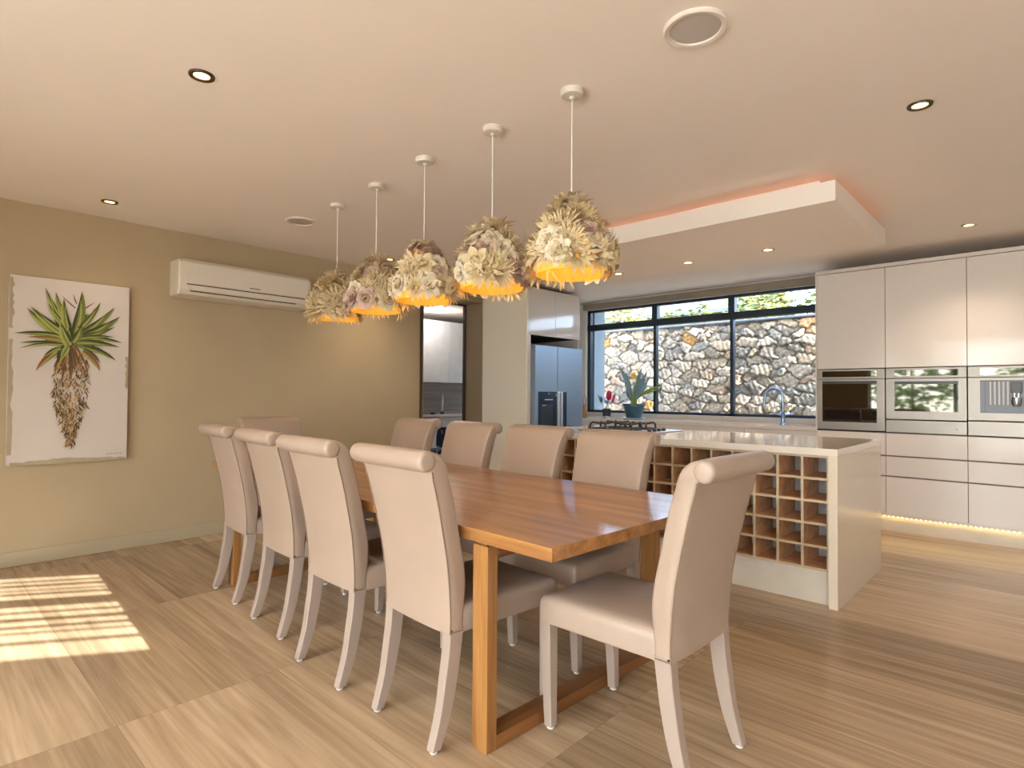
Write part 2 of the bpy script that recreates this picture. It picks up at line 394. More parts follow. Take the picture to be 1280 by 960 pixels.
def speaker(x, y, label, r=.115):
    t = thing('ceiling_speaker', label, 'ceiling speaker', (x, y, CZ), 'round ceiling speakers')
    MB().lathe([(r*.8, -.004), (r*.82, -.012), (r*.95, -.014), (r, -.008), (r, 0)], (x, y, CZ), 48).build('frame', M['speaker_ring'], t)
    MB().lathe([(.001, -.009), (r*.4, -.009), (r*.81, -.006)], (x, y, CZ), 48).build('grille', M['speaker_grille'], t)
speaker(2.017, .967, 'large round white ceiling speaker with grey grille at the top of the ceiling')
speaker(2.198, 4.367, 'smaller-looking round ceiling speaker near the far flower pendant')

# ------------------------------------------------------------------ chairs
PROF_R = [(0, .40), (.002, .448), (-.004, .543), (-.018, .654), (-.043, .773), (-.062, .855), (-.084, .935), (-.098, .982)]
PROF_F = [(-.100, 1.055), (-.066, 1.042), (-.042, 1.015), (-.025, .978), (.004, .893), (.036, .758), (.046, .715), (.066, .626), (.072, .554), (.066, .47), (.064, .40)]
def catmull(P, k=4):
    out = []
    for i in range(len(P)-1):
        p0 = P[max(i-1, 0)]; p1 = P[i]; p2 = P[i+1]; p3 = P[min(i+2, len(P)-1)]
        for j in range(k):
            t = j/k
            out.append(tuple(.5*((2*b)+(c-a)*t+(2*a-5*b+4*c-d)*t*t+(-a+3*b-3*c+d)*t**3) for a, b, c, d in zip(p0, p1, p2, p3)))
    out.append(P[-1]); return out
def lerp_tab(tab, z):
    if z <= tab[0][0]: return tab[0][1]
    for (a, u), (b, v) in zip(tab, tab[1:]):
        if z <= b: return u+(v-u)*(z-a)/(b-a)
    return tab[-1][1]
WTAB = [(.40, .211), (.60, .215), (.80, .221), (.96, .227), (.99, .235), (1.06, .237)]
def back_mesh():
    rear = catmull(PROF_R, 4); front = catmull(PROF_F, 4)
    cy, cz, r = -.118, 1.022, .034
    roll = [(cy+r*math.cos(a), cz+r*math.sin(a)) for a in [math.radians(x) for x in range(-62, -272, -15)]]
    prof = rear+roll+front
    n = len(prof)
    # inward normals
    nor = []
    area = sum(prof[i][0]*prof[(i+1) % n][1]-prof[(i+1) % n][0]*prof[i][1] for i in range(n))
    for i in range(n):
        a = prof[i-1]; b = prof[(i+1) % n]; tx, tz = b[0]-a[0], b[1]-a[1]; l = math.hypot(tx, tz) or 1
        s = 1 if area > 0 else -1
        nor.append((-tz/l*s, tx/l*s))
    mb = MB(); rings = []
    for u, ins in ((-1, .012), (-.993, .006), (-.975, .0015), (-.94, 0), (-.6, -.004), (0, -.006), (.6, -.004), (.94, 0), (.975, .0015), (.993, .006), (1, .012)):
        ring = []
        for (y, z), (ny, nz) in zip(prof, nor):
            k = ins if ins >= 0 or y > -.03+(1-z)*.04 else ins*.35
            ring.append((u*lerp_tab(WTAB, z), y+ny*k, z+nz*k))
        rings.append(ring)
    mb.rings(rings, True, True); return mb
def rrect(hx0, hx1, y0, y1, z, r, n=5):
    """rounded trapezoid ring: half width hx0 at y0 (rear), hx1 at y1 (front)"""
    pts = []
    for cx, cyy, a0, hx in ((1, y1, 0, hx1), (-1, y1, 90, hx1), (-1, y0, 180, hx0), (1, y0, 270, hx0)):
        ox = cx*(hx-r); oy = cyy-r if cyy == y1 else cyy+r
        for i in range(n):
            a = math.radians(a0+90*i/(n-1)); pts.append((ox+r*math.cos(a), oy+r*math.sin(a), z))
    return pts
def chair_template():
    t = thing('dining_chair', '', '')
    back_mesh().build('backrest', M['leather'], t, angle=50)
    rr, hw, cy, cz = .0365, .2405, -.119, 1.021
    prof_ = [(-hw, .004), (-hw, rr*.62), (-hw+.002, rr*.80), (-hw+.007, rr*.94), (-hw+.016, rr), (-hw*.5, rr+.001), (0, rr+.0015)]
    prof_ += [(-a, b) for a, b in reversed(prof_[:-1])]
    MB().rings([[(a, cy+b*math.cos(2*PI*i/28), cz+b*math.sin(2*PI*i/28)) for i in range(28)] for a, b in prof_]).build('roll_top', M['leather'], t, angle=60)
    mb = MB(); rings = []
    for z, ins, r in ((.392, .006, .012), (.395, .001, .014), (.40, 0, .015), (.455, -.001, .016), (.474, .001, .016), (.485, .006, .018), (.492, .015, .022), (.498, .04, .03), (.503, .09, .04), (.506, .15, .03)):
        rings.append(rrect(.208-ins, .226-ins, .05+ins*.4, .548-ins, z, r))
    mb.rings(rings).build('seat', M['leather'], t, angle=50)
    for sx in (-1, 1):
        pts = [(sx*(lerp_tab(WTAB, z)-.0015), y+.0015, z) for y, z in catmull(PROF_R, 3)]
        MB().tube(pts, .0026, 6).build('seam_piping', M['leather_dark'], t)['label'] = 'dark piped seam'
    for sx in (-1, 1):  # front legs
        mb = MB(); rs = []
        for z, h, cx, cyy in ((.012, .0175, .204, .505), (.05, .0185, .204, .506), (.396, .025, .2, .520)):
            c = .003; x, y = sx*cx, cyy
            rs.append([(x+a*h+(b and 0), y+bb*h, z) for a, bb, b in ((-1+c/h, -1, 0), (1-c/h, -1, 0), (1, -1+c/h, 0), (1, 1-c/h, 0), (1-c/h, 1, 0), (-1+c/h, 1, 0), (-1, 1-c/h, 0), (-1, -1+c/h, 0))])
        l = mb.rings(rs).build('leg', M['legpaint'], t, angle=30)
        MB().lathe([(.001, .0), (.012, .0), (.014, .003), (.014, .0125)], (sx*.204, .505, 0), 16).build('glide', M['glide'], l, off=Vector((0, 0, 0)))
    rear = catmull([(.002, .402), (-.003, .33), (-.015, .245), (-.032, .135), (-.066, .012)], 4)
    frn = catmull([(.063, .402), (.054, .33), (.040, .235), (.012, .115), (-.028, .012)], 4)
    for sx in (-1, 1):
        rs = []
        for (ya, za), (yb_, zb) in zip(rear, frn):
            z = (za+zb)/2; k = (z-.012)/.39; w0 = .0185+.005*k; cx = sx*(.2-.012*(1-k) if False else .186+.002*k)
            c = .003
            rs.append([(cx-w0+c, ya, za), (cx+w0-c, ya, za), (cx+w0, ya+c, za), (cx+w0, yb_-c, zb), (cx+w0-c, yb_, zb), (cx-w0+c, yb_, zb), (cx-w0, yb_-c, zb), (cx-w0, ya+c, za)])
        l = MB().rings(rs).build('leg', M['legpaint'], t, angle=30)
        MB().lathe([(.001, .0), (.012, .0), (.014, .003), (.014, .0125)], (sx*.186, -.047, 0), 16).build('glide', M['glide'], l, off=Vector((0, 0, 0)))
    return t
CH = chair_template()
chairs = [
 (1.905, .885, -1.5, 'near head dining chair in taupe leather, pulled out beyond the near table end', 'h'),
 (1.370, 1.775, -93, 'taupe leather dining chair on the left side, nearest the camera, beside the near table leg', 'l'),
 (1.370, 2.405, -91.5, 'second taupe leather dining chair from the near end on the left side', 'l'),
 (1.435, 3.070, -93.5, 'third taupe leather dining chair from the near end on the left side', 'l'),
 (1.475, 3.740, -94, 'taupe leather dining chair at the far end of the left side', 'l'),
 (2.640, 1.768, 88, 'taupe leather dining chair on the island side, nearest the camera', 'r'),
 (2.690, 2.374, 88, 'second taupe leather dining chair from the near end on the island side', 'r'),
 (2.690, 2.976, 88, 'third taupe leather dining chair from the near end, in front of the cream panel', 'r'),
 (2.735, 3.662, 88, 'taupe leather dining chair at the far end of the island side, beside the doorway', 'r'),
 (2.100, 4.560, 178, 'far head dining chair in taupe leather, its back to the olive wall', 'f')]
for i, (x, y, rz, lab, k) in enumerate(chairs):
    o = CH if i == 0 else dup(CH)
    o.location = (x, y, 0); o.rotation_euler = (0, 0, math.radians(rz))
    tag(o, lab, 'chair', 'taupe leather chairs around the dining table')

# ------------------------------------------------------------------ dining table
TW, TL, TZ, TB = 1.15, 3.15, .775, .731
tb = thing('dining_table', 'long teak dining table with thick top and rectangular loop legs', 'table')
bx(0, 0, TB, TW, TL, TZ, bev=.001, seg=1).build('tabletop', M['teak_y'], tb)
for v0, v1 in ((.31, .388), (TL-.388, TL-.31)):
    for u0, u1 in ((.014, .061), (TW-.061, TW-.014)):
        bx(u0, v0, 0, u1, v1, TB-.014, bev=.001, seg=1).build('leg', M['teak_z'], tb)
        bx(u0+.008, v0+.012, TB-.014, u1-.008, v1-.012, TB).build('spacer_block', M['teak_rail'], tb)
    bx(.061, v0, 0, TW-.061, v1, .05, bev=.001, seg=1).build('bottom_rail', M['teak_rail'], tb)
    bx(.061, v0, TB-.06, TW-.061, v1, TB-.014, bev=.001, seg=1).build('top_rail', M['teak_rail'], tb)
tb.location = (1.403, 1.139, 0); tb.rotation_euler = (0, 0, -math.radians(2.4))

# ------------------------------------------------------------------ flower pendants
def petal_strip(mb, length, width, bend, tilt, az, r0=0.0, z0=0.0, curl=0.0, n=4, point=.2):
    """curved petal radiating at azimuth az; tilt = rise angle at its root, bend = extra angle towards its tip"""
    L, Rr = [], []; r, z = r0, z0; ang = tilt
    for i in range(n+1):
        t = i/n
        wd = width*(math.sin(PI*min(1, .18+.82*t*(1-point*.0)))**.7 if t < 1 else point*.4)*.5
        if t == 0: wd = width*.22
        sgn = Vector((-math.sin(az), math.cos(az), 0)); rad = Vector((math.cos(az), math.sin(az), 0))
        c = rad*r+Vector((0, 0, z))
        up = Vector((0, 0, 1))*curl*wd
        L.append(c+sgn*wd+up); Rr.append(c-sgn*wd+up)
        r += math.cos(ang)*length/n; z += math.sin(ang)*length/n; ang += bend/n
    bm = mb.bm; vl = [bm.verts.new(p) for p in L]; vr = [bm.verts.new(p) for p in Rr]
    for i in range(n): mb._tag([bm.faces.new((vl[i], vr[i], vr[i+1], vl[i+1]))])
def flower_mesh(kind, rnd, k=1.0):
    mb = MB()
    if kind == 'rose':
        for ring, (cnt, ln, wd, tilt, bend, r0) in enumerate(((5, .032, .036, 1.5, .35, .004), (6, .042, .046, 1.25, -.2, .010), (7, .052, .056, .95, -.7, .014), (8, .058, .060, .55, -.9, .018))):
            for i in range(cnt): petal_strip(mb, ln*k, wd*k, bend+rnd.uniform(-.2, .2), tilt+rnd.uniform(-.12, .12), 2*PI*(i+.37*ring)/cnt+rnd.uniform(-.1, .1), r0*k, .0, .35, 4, .8)
    elif kind == 'mum':
        for cnt, ln, wd, tilt, bend, r0 in ((10, .034, .008, 1.35, .1, .003), (16, .052, .010, 1.05, .05, .006), (20, .068, .011, .75, -.05, .010), (22, .078, .012, .42, -.1, .014), (22, .082, .013, .1, -.1, .016)):
            for i in range(cnt): petal_strip(mb, ln*k*rnd.uniform(.85, 1.12), wd*k, bend+rnd.uniform(-.2, .2), tilt+rnd.uniform(-.12, .12), 2*PI*(i+rnd.random())/cnt, r0*k, 0, .5, 3, .15)
    elif kind == 'dahlia':
        for cnt, ln, wd, tilt, bend, r0 in ((7, .030, .012, 1.35, .2, .004), (10, .050, .016, 1.0, .1, .008), (12, .068, .019, .66, .0, .012), (13, .080, .022, .28, -.1, .016)):
            for i in range(cnt): petal_strip(mb, ln*k*rnd.uniform(.9, 1.1), wd*k, bend+rnd.uniform(-.15, .15), tilt+rnd.uniform(-.1, .1), 2*PI*(i+rnd.random()*.5)/cnt, r0*k, 0, .6, 4, .2)
    else:  # magnolia
        for cnt, ln, wd, tilt, bend, r0 in ((4, .055, .045, 1.2, .3, .005), (6, .080, .056, .7, -.5, .010), (6, .085, .056, .25, -.5, .012)):
            for i in range(cnt): petal_strip(mb, ln*k, wd*k, bend+rnd.uniform(-.3, .3), tilt+rnd.uniform(-.15, .15), 2*PI*(i+rnd.random()*.5)/cnt, r0*k, 0, .5, 5, .35)
    return mb
FL = []
rnd = random.Random(3)
for kind in ('rose', 'mum', 'dahlia', 'magnolia', 'mum', 'dahlia', 'rose'):
    for mi in range(2):
        mm = {'rose': (2, 1), 'mum': (3, 0), 'dahlia': (0, 3), 'magnolia': (0, 1)}[kind][mi]
        mb = flower_mesh(kind, rnd, {'magnolia': .95, 'rose': 1.1}.get(kind, 1.18))
        me = bpy.data.meshes.new('flower'); mb.bm.to_mesh(me); mb.bm.free(); me.materials.append(M['petal'][mm])
        for p in me.polygons: p.use_smooth = True
        FL.append((kind, me))
PZ0, PZ1 = 1.79, 2.14
def pendant(x, y, label, mix, seed):
    rn = random.Random(seed)
    t = thing('flower_pendant_lamp', label, 'pendant lamp', (x, y, PZ0), 'flower pendants over the dining table')
    MB().lathe([(.001, 0), (.05, 0), (.053, -.004), (.053, -.022), (.048, -.028), (.012, -.03), (.010, -.042), (.001, -.042)], (x, y, CZ), 28).build('ceiling_canopy', M['canopy'], t)
    MB().tube([(x, y, CZ-.04), (x, y, 2.3), (x, y, 2.10)], .0032, 8).build('cord', M['cord'], t)
    prof = [(.158, -.004), (.162, .04), (.15, .11), (.122, .18), (.088, .25), (.05, .295), (.025, .31), (.001, .312)]
    MB().lathe([(a, b) for a, b in prof], (x, y, PZ0), 32).build('shade_lining', M['shade'], t)
    MB().lathe([(.001, -.035), (.018, -.032), (.03, -.012), (.03, .008), (.018, .035), (.013, .06), (.001, .062)], (x, y, PZ0+.13), 20).build('bulb', M['bulb'], t)
    light('POINT', 'bulb_light', (x, y, PZ0+.10), BULB, (1, .74, .36), t, shadow_soft_size=.03)
    rows = [(.058, 14, .162, -3), (.112, 12, .154, 12), (.165, 10, .130, 26), (.22, 8, .098, 40), (.27, 5, .062, 58), (.305, 3, .025, 80)]
    for z, n, r, el in rows:
        a0 = rn.random()*6.28
        for i in range(n):
            az = a0+2*PI*(i+rn.uniform(-.2, .2))/n; sp_ = 9 if z < .07 else 22; e = math.radians(el+rn.uniform(-sp_, sp_))
            kind = rn.choice(mix); me = rn.choice([q for k, q in FL if k == kind])
            d = Vector((math.cos(az)*math.cos(e), math.sin(az)*math.cos(e), math.sin(e)))
            o = bpy.data.objects.new('flower', me); COL.objects.link(o); o.parent = t
            q = d.to_track_quat('Z', 'Y'); s = rn.uniform(.72, .98)
            o.matrix_local = Matrix.Translation(Vector((math.cos(az)*r, math.sin(az)*r, z+rn.uniform(-.012, .012)))) @ q.to_matrix().to_4x4() @ Matrix.Rotation(rn.random()*6.28, 4, 'Z') @ Matrix.Scale(s, 4)
    return t
pendant(2.068, 1.577, 'flower-covered pendant lamp nearest the camera, largest of the five', ['mum', 'dahlia', 'mum', 'dahlia', 'magnolia', 'rose'], 1)
pendant(2.089, 2.102, 'second flower pendant lamp from the camera, with cream roses and frilled blooms', ['rose', 'magnolia', 'dahlia', 'rose', 'mum'], 2)
pendant(2.095, 2.667, 'middle flower pendant lamp of the row of five', ['rose', 'dahlia', 'magnolia', 'rose', 'dahlia'], 3)
pendant(2.151, 3.239, 'fourth flower pendant lamp from the camera, with pale mauve roses', ['mum', 'mum', 'rose', 'dahlia'], 4)
pendant(2.190, 3.795, 'farthest flower pendant lamp, in front of the air conditioner', ['dahlia', 'mum', 'dahlia'], 5)

# ------------------------------------------------------------------ air conditioner
AX0, AX1 = 1.588, 2.745
ac = thing('wall_air_conditioner', 'long white split air conditioner mounted high on the olive wall', 'air conditioner', (AX0, WL, 2.05))
prof = [(WL, 2.052), (5.30, 2.052), (5.25, 2.066), (5.225, 2.10), (5.219, 2.15), (5.219, 2.30), (5.228, 2.335), (5.26, 2.36), (WL, 2.362)]
rs = []
for x, k in ((AX0, .015), (AX0+.012, .004), (AX0+.05, 0), (AX1-.05, 0), (AX1-.012, .004), (AX1, .015)):
    rs.append([(x, y+(k if y < WL else 0), z+(k if z < 2.06 else (-k if z > 2.33 else 0))) for y, z in prof])
MB().rings(rs).build('casing', M['acwhite'], ac, angle=25)
bx(AX0+.07, 5.2125, 2.152, AX1-.035, 5.22, 2.325, bev=.003).build('front_panel', M['acwhite'], ac)
bx(AX0+.06, 5.215, 2.143, AX1-.05, 5.2215, 2.150).build('panel_gap', M['acdark'], ac)
bx(AX0+.09, 5.217, 2.098, AX1-.15, 5.226, 2.140, bev=.002).build('air_vane', M['acwhite'], ac)
bx(AX0+.09, 5.2225, 2.088, AX1-.15, 5.232, 2.095).build('air_slot', M['acdark'], ac)
mb = MB()
for k in range(7): 
    x = 2.158+k*.0135; mb.box(x, 5.2115, 2.172, x+.010, 5.2128, 2.1835)
mb.build('printed_mark', M['darkmark'], ac)['label'] = 'tiny grey printed mark'

# ------------------------------------------------------------------ painting
pc = thing('canvas_painting', 'unframed white canvas painting of a spiky aloe with hanging roots', 'painting', (.92, WL, 1.40))
cx0, cx1, cz0, cz1, cy0 = .557, 1.283, .722, 2.080, 5.378
M['canvas'] = pmat('primed_canvas', '#c6bcb3', .8, var=.03, scale=3, bump=.1, bscale=300)
M['canvas_raw'] = pmat('raw_canvas_edge', '#a3957a', .85)
bx(cx0, cy0, cz0, cx1, WL-.002, cz1, bev=.003).build('canvas', M['canvas'], pc)
rn = random.Random(5)
def ragged(pts_outer, pts_inner):
    MB().poly(pts_outer+list(reversed(pts_inner))).build('unpainted_border', M['canvas_raw'], pc, smooth=False)['label'] = 'ragged unpainted canvas border'
yy = cy0-.0006
n = 14
for a, b in ((.80, 1.62), (1.70, 2.06)):
    outer = [(cx0+.002, yy, a+(b-a)*i/n) for i in range(n+1)]; inner = [(cx0+.016+rn.uniform(0, .016), yy, a+(b-a)*i/n) for i in range(n+1)]
    ragged(outer, inner)
outer = [(cx0+.02+(cx1-cx0-.03)*i/20, yy, cz0+.002) for i in range(21)]; inner = [(p[0], yy, cz0+.018+.016*math.sin(PI*i/20)+rn.uniform(-.006, .006)) for i, p in enumerate(outer)]
ragged(outer, inner)
outer = [(cx1-.002, yy, 1.28+.25*i/10) for i in range(11)]; inner = [(cx1-.012-rn.uniform(0, .012), yy, p[2]) for p in outer]
ragged(outer, inner)
LEAVES=[ ((0.755, 2.009),(0.873, 1.751),0.026),((0.653, 1.847),(0.868, 1.654),0.039),((0.585, 1.663),(0.875, 1.646),0.029),((0.657, 1.641),(0.862, 1.621),0.019),((0.616, 1.596),(0.882, 1.59),0.023),((0.709, 1.399),(0.87, 1.573),0.029),((0.617, 1.557),(0.876, 1.598),0.013),((0.815, 1.985),(0.879, 1.784),0.023),((0.772, 1.896),(0.86, 1.75),0.023),((0.971, 2.01),(0.933, 1.691),0.042),((1.088, 1.938),(0.959, 1.726),0.023),((1.177, 1.908),(0.94, 1.659),0.033),((1.217, 1.843),(0.934, 1.642),0.039),((1.186, 1.759),(0.953, 1.66),0.023),((1.235, 1.639),(0.98, 1.654),0.023),((1.218, 1.603),(0.934, 1.618),0.029),((1.198, 1.496),(0.981, 1.588),0.026),((1.092, 1.474),(0.988, 1.572),0.019),((1.093, 1.412),(0.982, 1.555),0.026),((1.18, 1.679),(0.953, 1.648),0.019),((0.863, 1.943),(0.9, 1.688),0.034),((0.674, 1.861),(0.887, 1.671),0.036),((0.842, 1.459),(0.889, 1.59),0.039),((0.899, 1.737),(0.902, 1.595),0.052),((0.847, 1.764),(0.895, 1.615),0.039),((0.978, 1.76),(0.921, 1.617),0.033),((0.751, 1.502),(0.85, 1.572),0.019)]
STALKS=[ ((0.921, 1.983),(0.942, 1.912)),((0.85, 1.966),(0.936, 1.879)),((1.053, 1.934),(0.99, 1.877)),((0.988, 1.984),(0.962, 1.907)),((0.801, 1.88),(0.846, 1.829)),((1.081, 1.912),(1.044, 1.866))]
PAINT = [pmat('painted_'+n_, c_, .6) for n_, c_ in (('dark_green', '#343a16'), ('mid_green', '#666c26'), ('light_green', '#94974c'), ('brown', '#7a4a22'), ('ochre', '#a8834a'), ('dark_brown', '#4b3a22'), ('red', '#8c3a30'), ('straw', '#bba984'))]
mb = MB(); lay = [0]
def stroke(tip, base, wd, left, right, bend, n=8):
    lay[0] += 1; y = cy0-.0008-lay[0]*.000012
    T = Vector((tip[0], 0, tip[1])); B = Vector((base[0], 0, base[1])); dd = T-B; pr = Vector((-dd.z, 0, dd.x)); 
    mid = (T+B)/2+pr*bend
    A, C, E = [], [], []
    for i in range(n+1):
        t = i/n; p = B*(1-t)**2+mid*2*t*(1-t)+T*t*t; tg = ((mid-B)*(1-t)+(T-mid)*t).normalized(); nn = Vector((-tg.z, 0, tg.x))
        w_ = wd*.5*(min(1, .65+t*1.2))*(1-t**2.2)+.0006
        A.append((p+nn*w_)); C.append(p+nn*w_*.1); E.append(p-nn*w_)
    for P, Q, mi in ((A, C, left), (C, E, right)):
        mb.mi = mi
        for i in range(n):
            mb.poly([(v.x, y, v.z) for v in (P[i], Q[i], Q[i+1], P[i+1])])
for a, b in STALKS: stroke(a, b, .008, 6, 5, .05)
# hanging root mass
for k in range(620):
    v = rn.random()**.85; z = 1.56-.70*v
    hw = lerp_tab([(.857, .008), (.90, .024), (1.0, .05), (1.18, .105), (1.35, .105), (1.5, .095), (1.56, .06)], z)
    x = .918+rn.uniform(-hw, hw)*1.0; l = rn.uniform(.02, .05)
    edge = abs(x-.918)/hw
    c1 = rn.choice([3, 5, 5, 4, 0, 7] if edge > .45 else [4, 7, 7, 3, 5])
    a = rn.uniform(-1, 1)*.7+(x-.918)*2
    stroke((x+math.sin(a)*l, z-math.cos(a)*l), (x, z), rn.uniform(.004, .011), c1, rn.choice([c1, 5, 4]), rn.uniform(-.3, .3), 3)
for k in range(26):
    x = .918+rn.uniform(-.085, .085); stroke((x*1.0+(x-.918)*.35, rn.uniform(1.30, 1.46)), (.91+(x-.918)*.3, 1.60), rn.uniform(.010, .02), rn.choice([3, 3, 4]), rn.choice([3, 5, 4]), rn.uniform(-.12, .12), 5)
for k in range(20):
    an = math.radians(rn.uniform(-25, 205)); ln = rn.uniform(.12, .22); bz = 1.63+.03*math.sin(an)
    stroke((.915+math.cos(an)*ln, bz+math.sin(an)*ln), (.915+math.cos(an)*.03, bz+math.sin(an)*.02), .05, rn.choice([0, 0, 1]), rn.choice([0, 1]), rn.uniform(-.1, .1))
for i, (a, b, w_) in enumerate(LEAVES):
    br = i in (3, 18, 5)
    left = a[0] < b[0]
    stroke(a, b, w_*1.75, (4 if br else 2) if left else (0 if not br else 3), (3 if br else 0) if left else (1 if not br else 4), (.10 if a[1] > b[1]-.02 else .16)*(-1 if left else 1)*(-1 if a[1] > b[1]+.05 else 1))
    lay[0] += 1; mb.mi = 1; y = cy0-.0008-lay[0]*.000012
    stroke(((a[0]*.8+b[0]*.2), (a[1]*.8+b[1]*.2)), b, w_*.7, 1, 2, (.10)*(-1 if left else 1)*(-1 if a[1] > b[1]+.05 else 1))
mb.mi = 5
for k in range(5): stroke((1.145+k*.022+.018, .772+(k % 2)*.004), (1.145+k*.022, .768), .003, 5, 5, .2, 3)
mb.build('painted_aloe', PAINT, pc, smooth=False)['label'] = 'painted green aloe with brown hanging roots'

# ------------------------------------------------------------------ fridge and its housing
FX0, FX1, FY = 5.231, 6.30, 4.657
hs = thing('tall_fridge_housing', 'tall cream side panel and gloss overhead cupboard around the fridge', 'cupboard', (FX0, WL, 0))
bx(FX0, FY, 0, FX0+.03, WL-.001, 2.57, bev=.001).build('side_panel', M['cream'], hs)
bx(FX1-.012, FY+.02, 0, FX1, WL-.001, 2.57).build('end_panel', M['gloss'], hs)
bx(FX0+.03, FY+.03, 1.99, FX1-.012, WL-.001, 2.56).build('carcass', M['gap'], hs)
bx(FX0+.03, FY+.01, 2.54, FX1, FY+.03, 2.57).build('top_strip', M['gloss'], hs)
xm = (FX0+.03+FX1)/2
for a, b in ((FX0+.033, xm-.0015), (xm+.0015, FX1)):
    bx(a, FY, 1.985, b, FY+.02, 2.538, bev=.0015).build('door', M['gloss'], hs)
bx(FX0+.03, FY+.015, 0, FX0+.09, FY+.03, 1.985).build('filler_strip', M['cream'], hs)
fr = thing('side_by_side_fridge', 'steel side-by-side fridge coloured with blue window light, with dark dispenser and two upright handles', 'fridge', (5.80, 5.0, 0))
fy = 4.60; fa, fm, fb = 5.325, 5.757, 6.284
bx(fa, 4.70, .02, fb, 5.40, 1.855, bev=.004).build('body', M['gap'], fr)
dl = bx(fa, fy, .08, fm-.003, 4.695, 1.862, bev=.006, seg=3).build('door', M['fridge'], fr)
dr = bx(fm+.003, fy, .08, fb, 4.695, 1.862, bev=.006, seg=3).build('door', M['fridge'], fr)
dp = bx(5.385, fy-.004, .82, fm-.006, fy+.01, 1.29, bev=.002).build('dispenser', M['fridge_panel'], dl, off=Vector(fr.location))
bx(5.43, fy-.006, .86, 5.66, fy-.003, 1.13).build('recess', M['fridge_recess'], dl, off=Vector(fr.location))
mk = MB(); mk.box(5.50, fy-.0065, 1.185, 5.66, fy-.004, 1.196); mk.box(5.46, fy-.0065, 1.118, 5.53, fy-.004, 1.125); mk.box(5.57, fy-.0065, 1.262, 5.60, fy-.004, 1.268)
mk.build('display_mark', M['mark'], dl, off=Vector(fr.location))['label'] = 'pale display marks'
bx(5.83, fy-.004, .82, 5.945, fy+.01, 1.29, bev=.002).build('dark_inset', M['fridge_panel'], dr, off=Vector(fr.location))
for x, p_ in ((fm-.050, dl), (fm+.014, dr)):
    h = MB(); h.box(x, fy-.055, .60, x+.036, fy-.03, 1.29, bev=.006, seg=3); h.box(x+.008, fy-.03, .63, x+.028, fy, .66); h.box(x+.008, fy-.03, 1.23, x+.028, fy, 1.26)
    h.build('handle', M['steel_h'], p_, off=Vector(fr.location))
bx(fa+.02, fy+.03, .0, fb-.02, 5.3, .078).build('kick_grille', M['black'], fr)

# ------------------------------------------------------------------ tall oven units
OX = 6.36
YU = [1.765, 1.162, .556, -.05, -.66]
g = .002
def tall_unit(i, ya, yb_, label, cav):
    t = thing('tall_oven_cupboard', label, 'cupboard', (OX, (ya+yb_)/2, 0), 'tall white cupboards of the oven wall')
    c = MB(); 
    c.box(OX+.02, yb_+.001, .145, OX+.66, ya-.001, .918) if cav else c.box(OX+.02, yb_+.001, .145, OX+.66, ya-.001, 2.47)
    if cav: c.box(OX+.02, yb_+.001, 1.522, OX+.66, ya-.001, 2.47); c.box(OX+.60, yb_+.001, .918, OX+.66, ya-.001, 1.522)
    c.build('carcass', M['gap2'], t)
    bx(OX, yb_+g, 1.526, OX+.02, ya-g, 2.468, bev=.0015).build('door', M['gloss'], t)
    zs = [(.165, .508), (.521, .697), (.710, .912)] if cav else [(.165, .697), (.71, 1.515)]
    for a, b in zs: bx(OX, yb_+g, a, OX+.02, ya-g, b, bev=.0015).build('drawer_front' if cav else 'door', M['gloss'], t)
    bx(OX+.006, yb_, .145, OX+.02, ya, .164).build('bottom_rail', M['gloss'], t)
    bx(OX, yb_, 2.474, OX+.66, ya, 2.508, bev=.001).build('cornice', M['gloss'], t)
    return t
tu = tall_unit(0, YU[0]-.016, YU[1], 'white gloss tall cupboard nearest the window, around the left oven', True)
bx(OX, YU[0]-.016, 0, OX+.69, YU[0], 2.508, bev=.001).build('end_panel', M['gloss'], tu)
tall_unit(1, YU[1], YU[2], 'white gloss tall cupboard around the middle oven', True)
tall_unit(2, YU[2], YU[3], 'white gloss tall cupboard around the built-in coffee machine', True)
tall_unit(3, YU[3], YU[4], 'white gloss tall cupboard at the right end of the oven wall', False)
tag(bx(OX+.05, YU[4], 0, OX+.065, YU[0]-.016, .145).build('plinth_board', M['plinth']), 'long recessed white plinth below the oven cupboards, lit by leds', 'plinth')
ld = thing('led_strip', 'row of warm led dots under the white oven cupboards', 'led strip', (OX+.035, YU[1], .145))
bx(OX+.028, YU[4]+.02, .139, OX+.042, YU[0]-.03, .145).build('tape', M['plinth'], ld)
db = MB(); db.lathe([(.001, -.006), (.005, -.004), (.007, 0)], (0, 0, 0), 8); 
first = None; y = YU[0]-.05
while y > YU[4]+.05:
    if first is None: first = db.build('led', M['led'], ld, off=Vector((0, 0, 0))); o = first
    else: o = first.copy(); COL.objects.link(o)
    o.parent = ld; o.location = Vector((OX+.035, y, .139))-Vector(ld.location); y -= .0355
a = light('AREA', 'led_glow', (OX+.035, (YU[0]+YU[4])/2, .130), LED_W, (1, .64, .20), ld, shape='RECTANGLE', size=.012, size_y=2.3)

